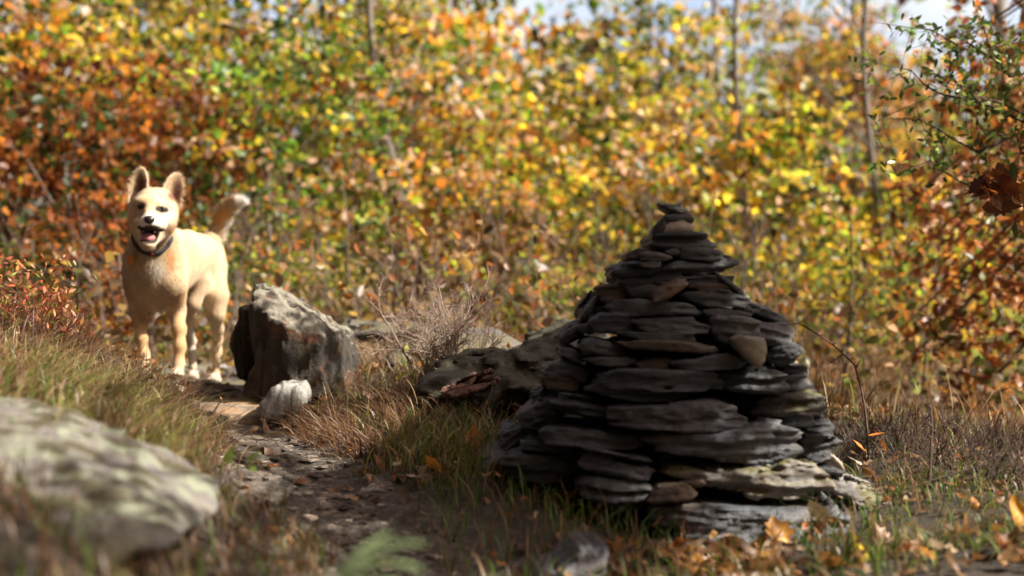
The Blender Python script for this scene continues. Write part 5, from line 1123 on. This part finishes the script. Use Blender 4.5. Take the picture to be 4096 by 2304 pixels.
for k in range(150):
    px = rs.uniform(835, 1080); py = rs.uniform(436, 492)+(px < 860)*10; p = ghit(px, py, 3.2, 5.2)
    if px < 900 and py > 466: continue
    for _ in range(2):
        d = np.array([rs.uniform(-.7, .7), rs.uniform(-.4, .4), 1]); d /= np.linalg.norm(d); twig(ht, p, d, rs.uniform(.03, .07), .0016, rs, 2, .6)
o = ht.build('heather', DARKT); tag(o, 'dark leafless heather twigs covering the ground right of cairn', 'heather', kind='stuff')
sp_ = MB(); 
for k in range(60):
    px = rs.uniform(-30, 1)+rs.rand()**1.6*95; py = 316+px*.30+rs.uniform(-4, 14); p = ghit(px, py, 3.2, 6); d = np.array([rs.uniform(-.3, .3), 0, 1]); twig(sp_, p, d, rs.uniform(.06, .12), .0013, rs, 1, .4, (.30, .10, .06))
    m = 10; q = p+d*rs.uniform(.02, .17, (m, 1))+rs.randn(m, 3)*.018; V, Fc = lobed('beech'); scatter(sp_, V*np.array([.7, 1, 1]), Fc, q, rotmats(m, rs), .014+.014*rs.rand(m), np.array([(.62, .14, .06), (.6, .28, .08), (.3, .3, .06), (.66, .25, .16)])[rs.randint(0, 4, m)])
o = sp_.build('red_sprigs', NL); tag(o, 'low sprigs with tiny red leaves along the top of left bank', 'plant', kind='stuff')
# orange sprig by the heather
sg = empty('leafy_sprig', ghit(889, 470, 3, 5)); tag(sg, 'thin sprig with orange leaves between the two bare stems', 'plant')
mb = MB(); a = P(889, 470, 3.9); mb.tube([a, P(887, 450, 3.9), P(885, 437, 3.9)], [.002, .0015, .001], 5); o = mb.build('stem', DARKT, sg); unparent_offset(o, sg)
mb = MB(); V, Fc = lobed('beech'); q = np.array([P(876, 434, 3.9), P(881, 441, 3.89), P(884, 446, 3.91), P(897, 456, 3.9)]); scatter(mb, V*np.array([.6, 1, 1]), Fc, q, rotmats(4, np.random.RandomState(3)), [.045, .045, .04, .035], np.array([(.75, .25, .04)]*4)); o = mb.build('leaves', NL, sg); unparent_offset(o, sg)
# fern, very near
def frond(mb, base, d, l, rs, C):
    q = base.copy(); dd = np.array(d, float); pts = [q]; 
    for k in range(12):
        dd[2] -= .09; dd /= np.linalg.norm(dd); q = q+dd*l/12; pts.append(q)
    mb.tube(pts, np.linspace(.0015, .0005, 13), 4, C)
    sd = np.cross(dd, [0, 0, 1]); sd /= np.linalg.norm(sd)
    for k, p in enumerate(pts[1:]):
        w_ = l*.26*(1-k/13.)**.8
        for s in (-1, 1):
            e = p+s*sd*w_+dd*w_*.3; f = (pts[k+1]-pts[k])*.42; mb.add([p-f*.6, (p+e)/2-f, e, (p+e)/2+f], [[0, 1, 2, 3]], C)
fe = empty('fern', ghit(372, 600, 1.5, 3)); tag(fe, 'bright green blurred fern sprig at the bottom of picture', 'fern'); mb = MB(); rs = np.random.RandomState(5)
fb = P(338, 585, 1.68)
for dr in ((.8, 0, .9), (1, .2, .45), (.5, .3, 1), (.9, -.3, .75), (1, 0, .65)): frond(mb, fb+rs.randn(3)*.004, dr, rs.uniform(.07, .10), rs, np.array((.38, .50, .24))*rs.uniform(.8, 1.1))
mb.tube([fb, P(336, 630, 1.69), P(334, 650, 1.7)], [.0015, .0015, .0015], 4, (.2, .25, .1)); o = mb.build('fronds', NL, fe); unparent_offset(o, fe)
sp2 = empty('leafy_sprig', ghit(238, 478, 2, 4)); tag(sp2, 'blurred green sprig at the edge of path below dry grass', 'plant'); mb = MB(); V, Fc = lobed('beech'); n = 14
q = np.array([P(240+rs.uniform(-12, 16), 458+rs.uniform(-7, 12), 2.7) for _ in range(n)]); mb.tube([P(238, 480, 2.75), P(240, 456, 2.7)], [.002, .001], 4, (.1, .12, .04)); scatter(mb, V*np.array([.8, 1, 1]), Fc, q, rotmats(n, rs), .016+.01*rs.rand(n), np.tile([(.28, .42, .06)], (n, 1))); o = mb.build('leaves', NL, sp2); unparent_offset(o, sp2)

# ---- oak on the right whose crown shades the cairn; one low branch hangs into view
oak = empty('oak_tree', (2.5, 4.3, float(H(2.5, 4.3)))); tag(oak, 'rust-leaved oak at the right edge, its branch hanging beside the cairn', 'tree')
tb = MB(); tp = np.array([(2.5, 4.3, -.1), (2.46, 4.2, .8), (2.4, 4.1, 1.7), (2.35, 4.0, 2.6), (2.4, 3.9, 3.6), (2.5, 3.9, 4.6)]); tb.tube(tp, [.13, .11, .1, .085, .06, .03], 12)
oc = MB(); rs = np.random.RandomState(91); V, Fc = lobed('oak'); OV = curl(V, .7, rs); OKC = np.array([(.26, .08, .025), (.40, .14, .03), (.16, .06, .02), (.12, .13, .03), (.5, .22, .04)])
def clump(c, r, n, s=.085):
    q = c+rs.randn(n, 3)*r*.55; scatter(oc, OV, Fc, q, rotmats(n, rs), s*(.7+.6*rs.rand(n)), OKC[rs.randint(0, 5, n)]*(.7+.5*rs.rand(n, 1)))
SHADE = [ # px, py, d, radius, leaves: spots of ground or stone that lie in this crown's shade
 (672,225,3.6,.08,34),(665,260,3.6,.14,60),(640,290,3.5,.13,50),(700,280,3.5,.12,40),(600,330,3.5,.15,60),(670,330,3.4,.15,70),(730,335,3.4,.07,14),(570,385,3.4,.16,70),(640,385,3.3,.16,80),(720,380,3.35,.12,46),
 (550,440,3.35,.16,80),(620,440,3.25,.16,80),(690,440,3.25,.15,60),(520,490,3.3,.16,80),(590,500,3.2,.16,80),(650,500,3.2,.13,50),(730,425,3.35,.08,16),(775,400,3.45,.07,14),(690,480,3.2,.07,14),(800,450,3.45,.06,10),
 (450,530,3.2,.18,90),(380,540,3.2,.18,90),(520,550,3.1,.16,70),(600,560,3.05,.14,50),(320,540,3.1,.18,80),(400,490,3.5,.14,70),(440,500,3.5,.14,60),(480,450,3.7,.08,20),(240,500,3.0,.14,50),(760,545,3.1,.07,10),(850,570,3.0,.08,14),(960,560,3.1,.08,14),(1000,500,3.5,.08,12),(340,500,3.4,.13,50),
 (170,540,2.4,.13,30),(250,520,2.8,.16,70),(70,560,2.2,.13,40),(240,570,2.4,.15,60),(125,512,2.35,.09,14),(20,470,2.35,.07,7),(90,545,2.2,.14,50),(30,570,2.0,.15,50),(170,560,2.2,.16,70),(280,570,2.5,.16,60),(320,500,3.2,.14,50),(440,560,2.95,.16,60),(500,370,4.4,.14,60),(460,385,4.2,.12,46),(540,345,4.45,.12,50),(610,572,2.95,.12,40),(800,560,3.05,.06,8),(520,360,4.4,.16,80),(470,375,4.3,.13,50),(580,330,4.3,.12,50),(550,400,4.1,.15,60),(280,370,4.75,.14,60),(620,550,3.0,.16,60),(560,530,3.1,.16,60),(530,390,4.2,.14,50),(490,385,4.3,.12,36),(560,350,4.4,.12,34),(500,420,3.9,.07,10)]
for (px, py, d, r, n) in SHADE:
    t = rs.uniform(2.0, 3.4); c = P(px, py, d)+SUN*t; clump(c, r, n)
    k = int(rs.randint(2, 5)); a = tp[k]; m_ = (a+c)/2+np.array([0, 0, .15]); tb.tube([a, m_, c], [.022, .013, .005], 5)
# leaves that show: right edge
for (px, py, d, r, n) in ((978,187,4.2,.03,4),(990,190,4.18,.03,4),(1008,175,4.2,.05,9),(1004,206,4.25,.03,5),(1030,190,4.3,.08,20)):
    clump(P(px, py, d), r, n, .10)
tb.tube([tp[2], P(1060, 185, 4.25), P(1000, 196, 4.22), P(965, 190, 4.2)], [.02, .006, .003, .0015], 5)
for (px, py, d, r, n) in ((930,200,6.8,.15,50),(955,45,6.6,.16,60),(1000,70,6.4,.18,80),(985,110,6.5,.14,60),(1015,270,6.1,.18,90),(940,330,6.5,.13,50),(905,260,6.9,.10,24),(975,400,6.3,.14,60),(1015,430,6.2,.12,50),(1000,240,6.2,.2,150),(1020,300,6.4,.22,190),(960,330,6.6,.16,90),(1010,120,6.4,.2,110),(945,250,6.6,.16,90),(1010,360,6.4,.2,120),(900,330,6.9,.1,30),(1020,180,6.3,.2,110),(960,290,6.5,.14,70),(1040,60,6.3,.25,100),(1000,20,6.5,.2,60),(985,390,6.4,.12,34),(920,190,6.8,.1,24)):
    clump(P(px, py, d), r, n, .075); a = np.array([2.42, 4.15, 2.0]); c = P(px, py, d); tb.tube([a, (a+c)/2+np.array([.3, 0, .2]), c], [.02, .012, .004], 5)
o = tb.build('trunk', bark_mat('oak_bark', (.03, .024, .02), (.13, .11, .09)), oak); unparent_offset(o, oak)
o = oc.build('crown', attr_leaf_mat('oak_leaf', .4, .42, .4, 40, .35), oak); unparent_offset(o, oak)
# small-leaved green branch, upper right
gb = empty('small_leaved_tree', (2.9, 5.6, float(H(2.9, 5.6)))); tag(gb, 'tree with tiny dark green leaves reaching in at the top right', 'tree')
tb = MB(); lf = MB(); rs = np.random.RandomState(17); tb.tube([(2.9, 5.6, -.2), (2.7, 5.5, 1.2), (2.5, 5.4, 2.4)], [.06, .045, .03], 8); V, Fc = lobed('beech')
for s, e in (((1080,150),(880,55)),((1080,90),(905,20)),((1080,160),(885,120)),((1090,60),(960,30)),((1080,190),(900,160)),((1080,130),(930,80))):
    a, c = P(*s, 5.2), P(*e, 5.0); tb.tube([(2.5, 5.4, 2.2), a], [.02, .008], 5); pts = [a*(1-t)+c*t+rs.randn(3)*.018 for t in np.linspace(0, 1, 9)]; tb.tube(pts, np.linspace(.006, .0015, 9), 4)
    for p in pts[1:]:
        for _ in range(3):
            q = p+rs.randn(3)*.06; tb.tube([p, q], [.0015, .0008], 3); m = 7; qq = p+(q-p)*rs.rand(m, 1)+rs.randn(m, 3)*.022
            scatter(lf, V*np.array([.8, 1, 1]), Fc, qq, rotmats(m, rs), .026+.012*rs.rand(m), np.array([(.05, .09, .02), (.10, .15, .03), (.25, .30, .05)])[rs.randint(0, 3, m)])
o = tb.build('branches', DARKT, gb); unparent_offset(o, gb); o = lf.build('leaves', attr_leaf_mat('tiny_green_leaf', .35, .4, .5, 60, .3), gb); unparent_offset(o, gb)
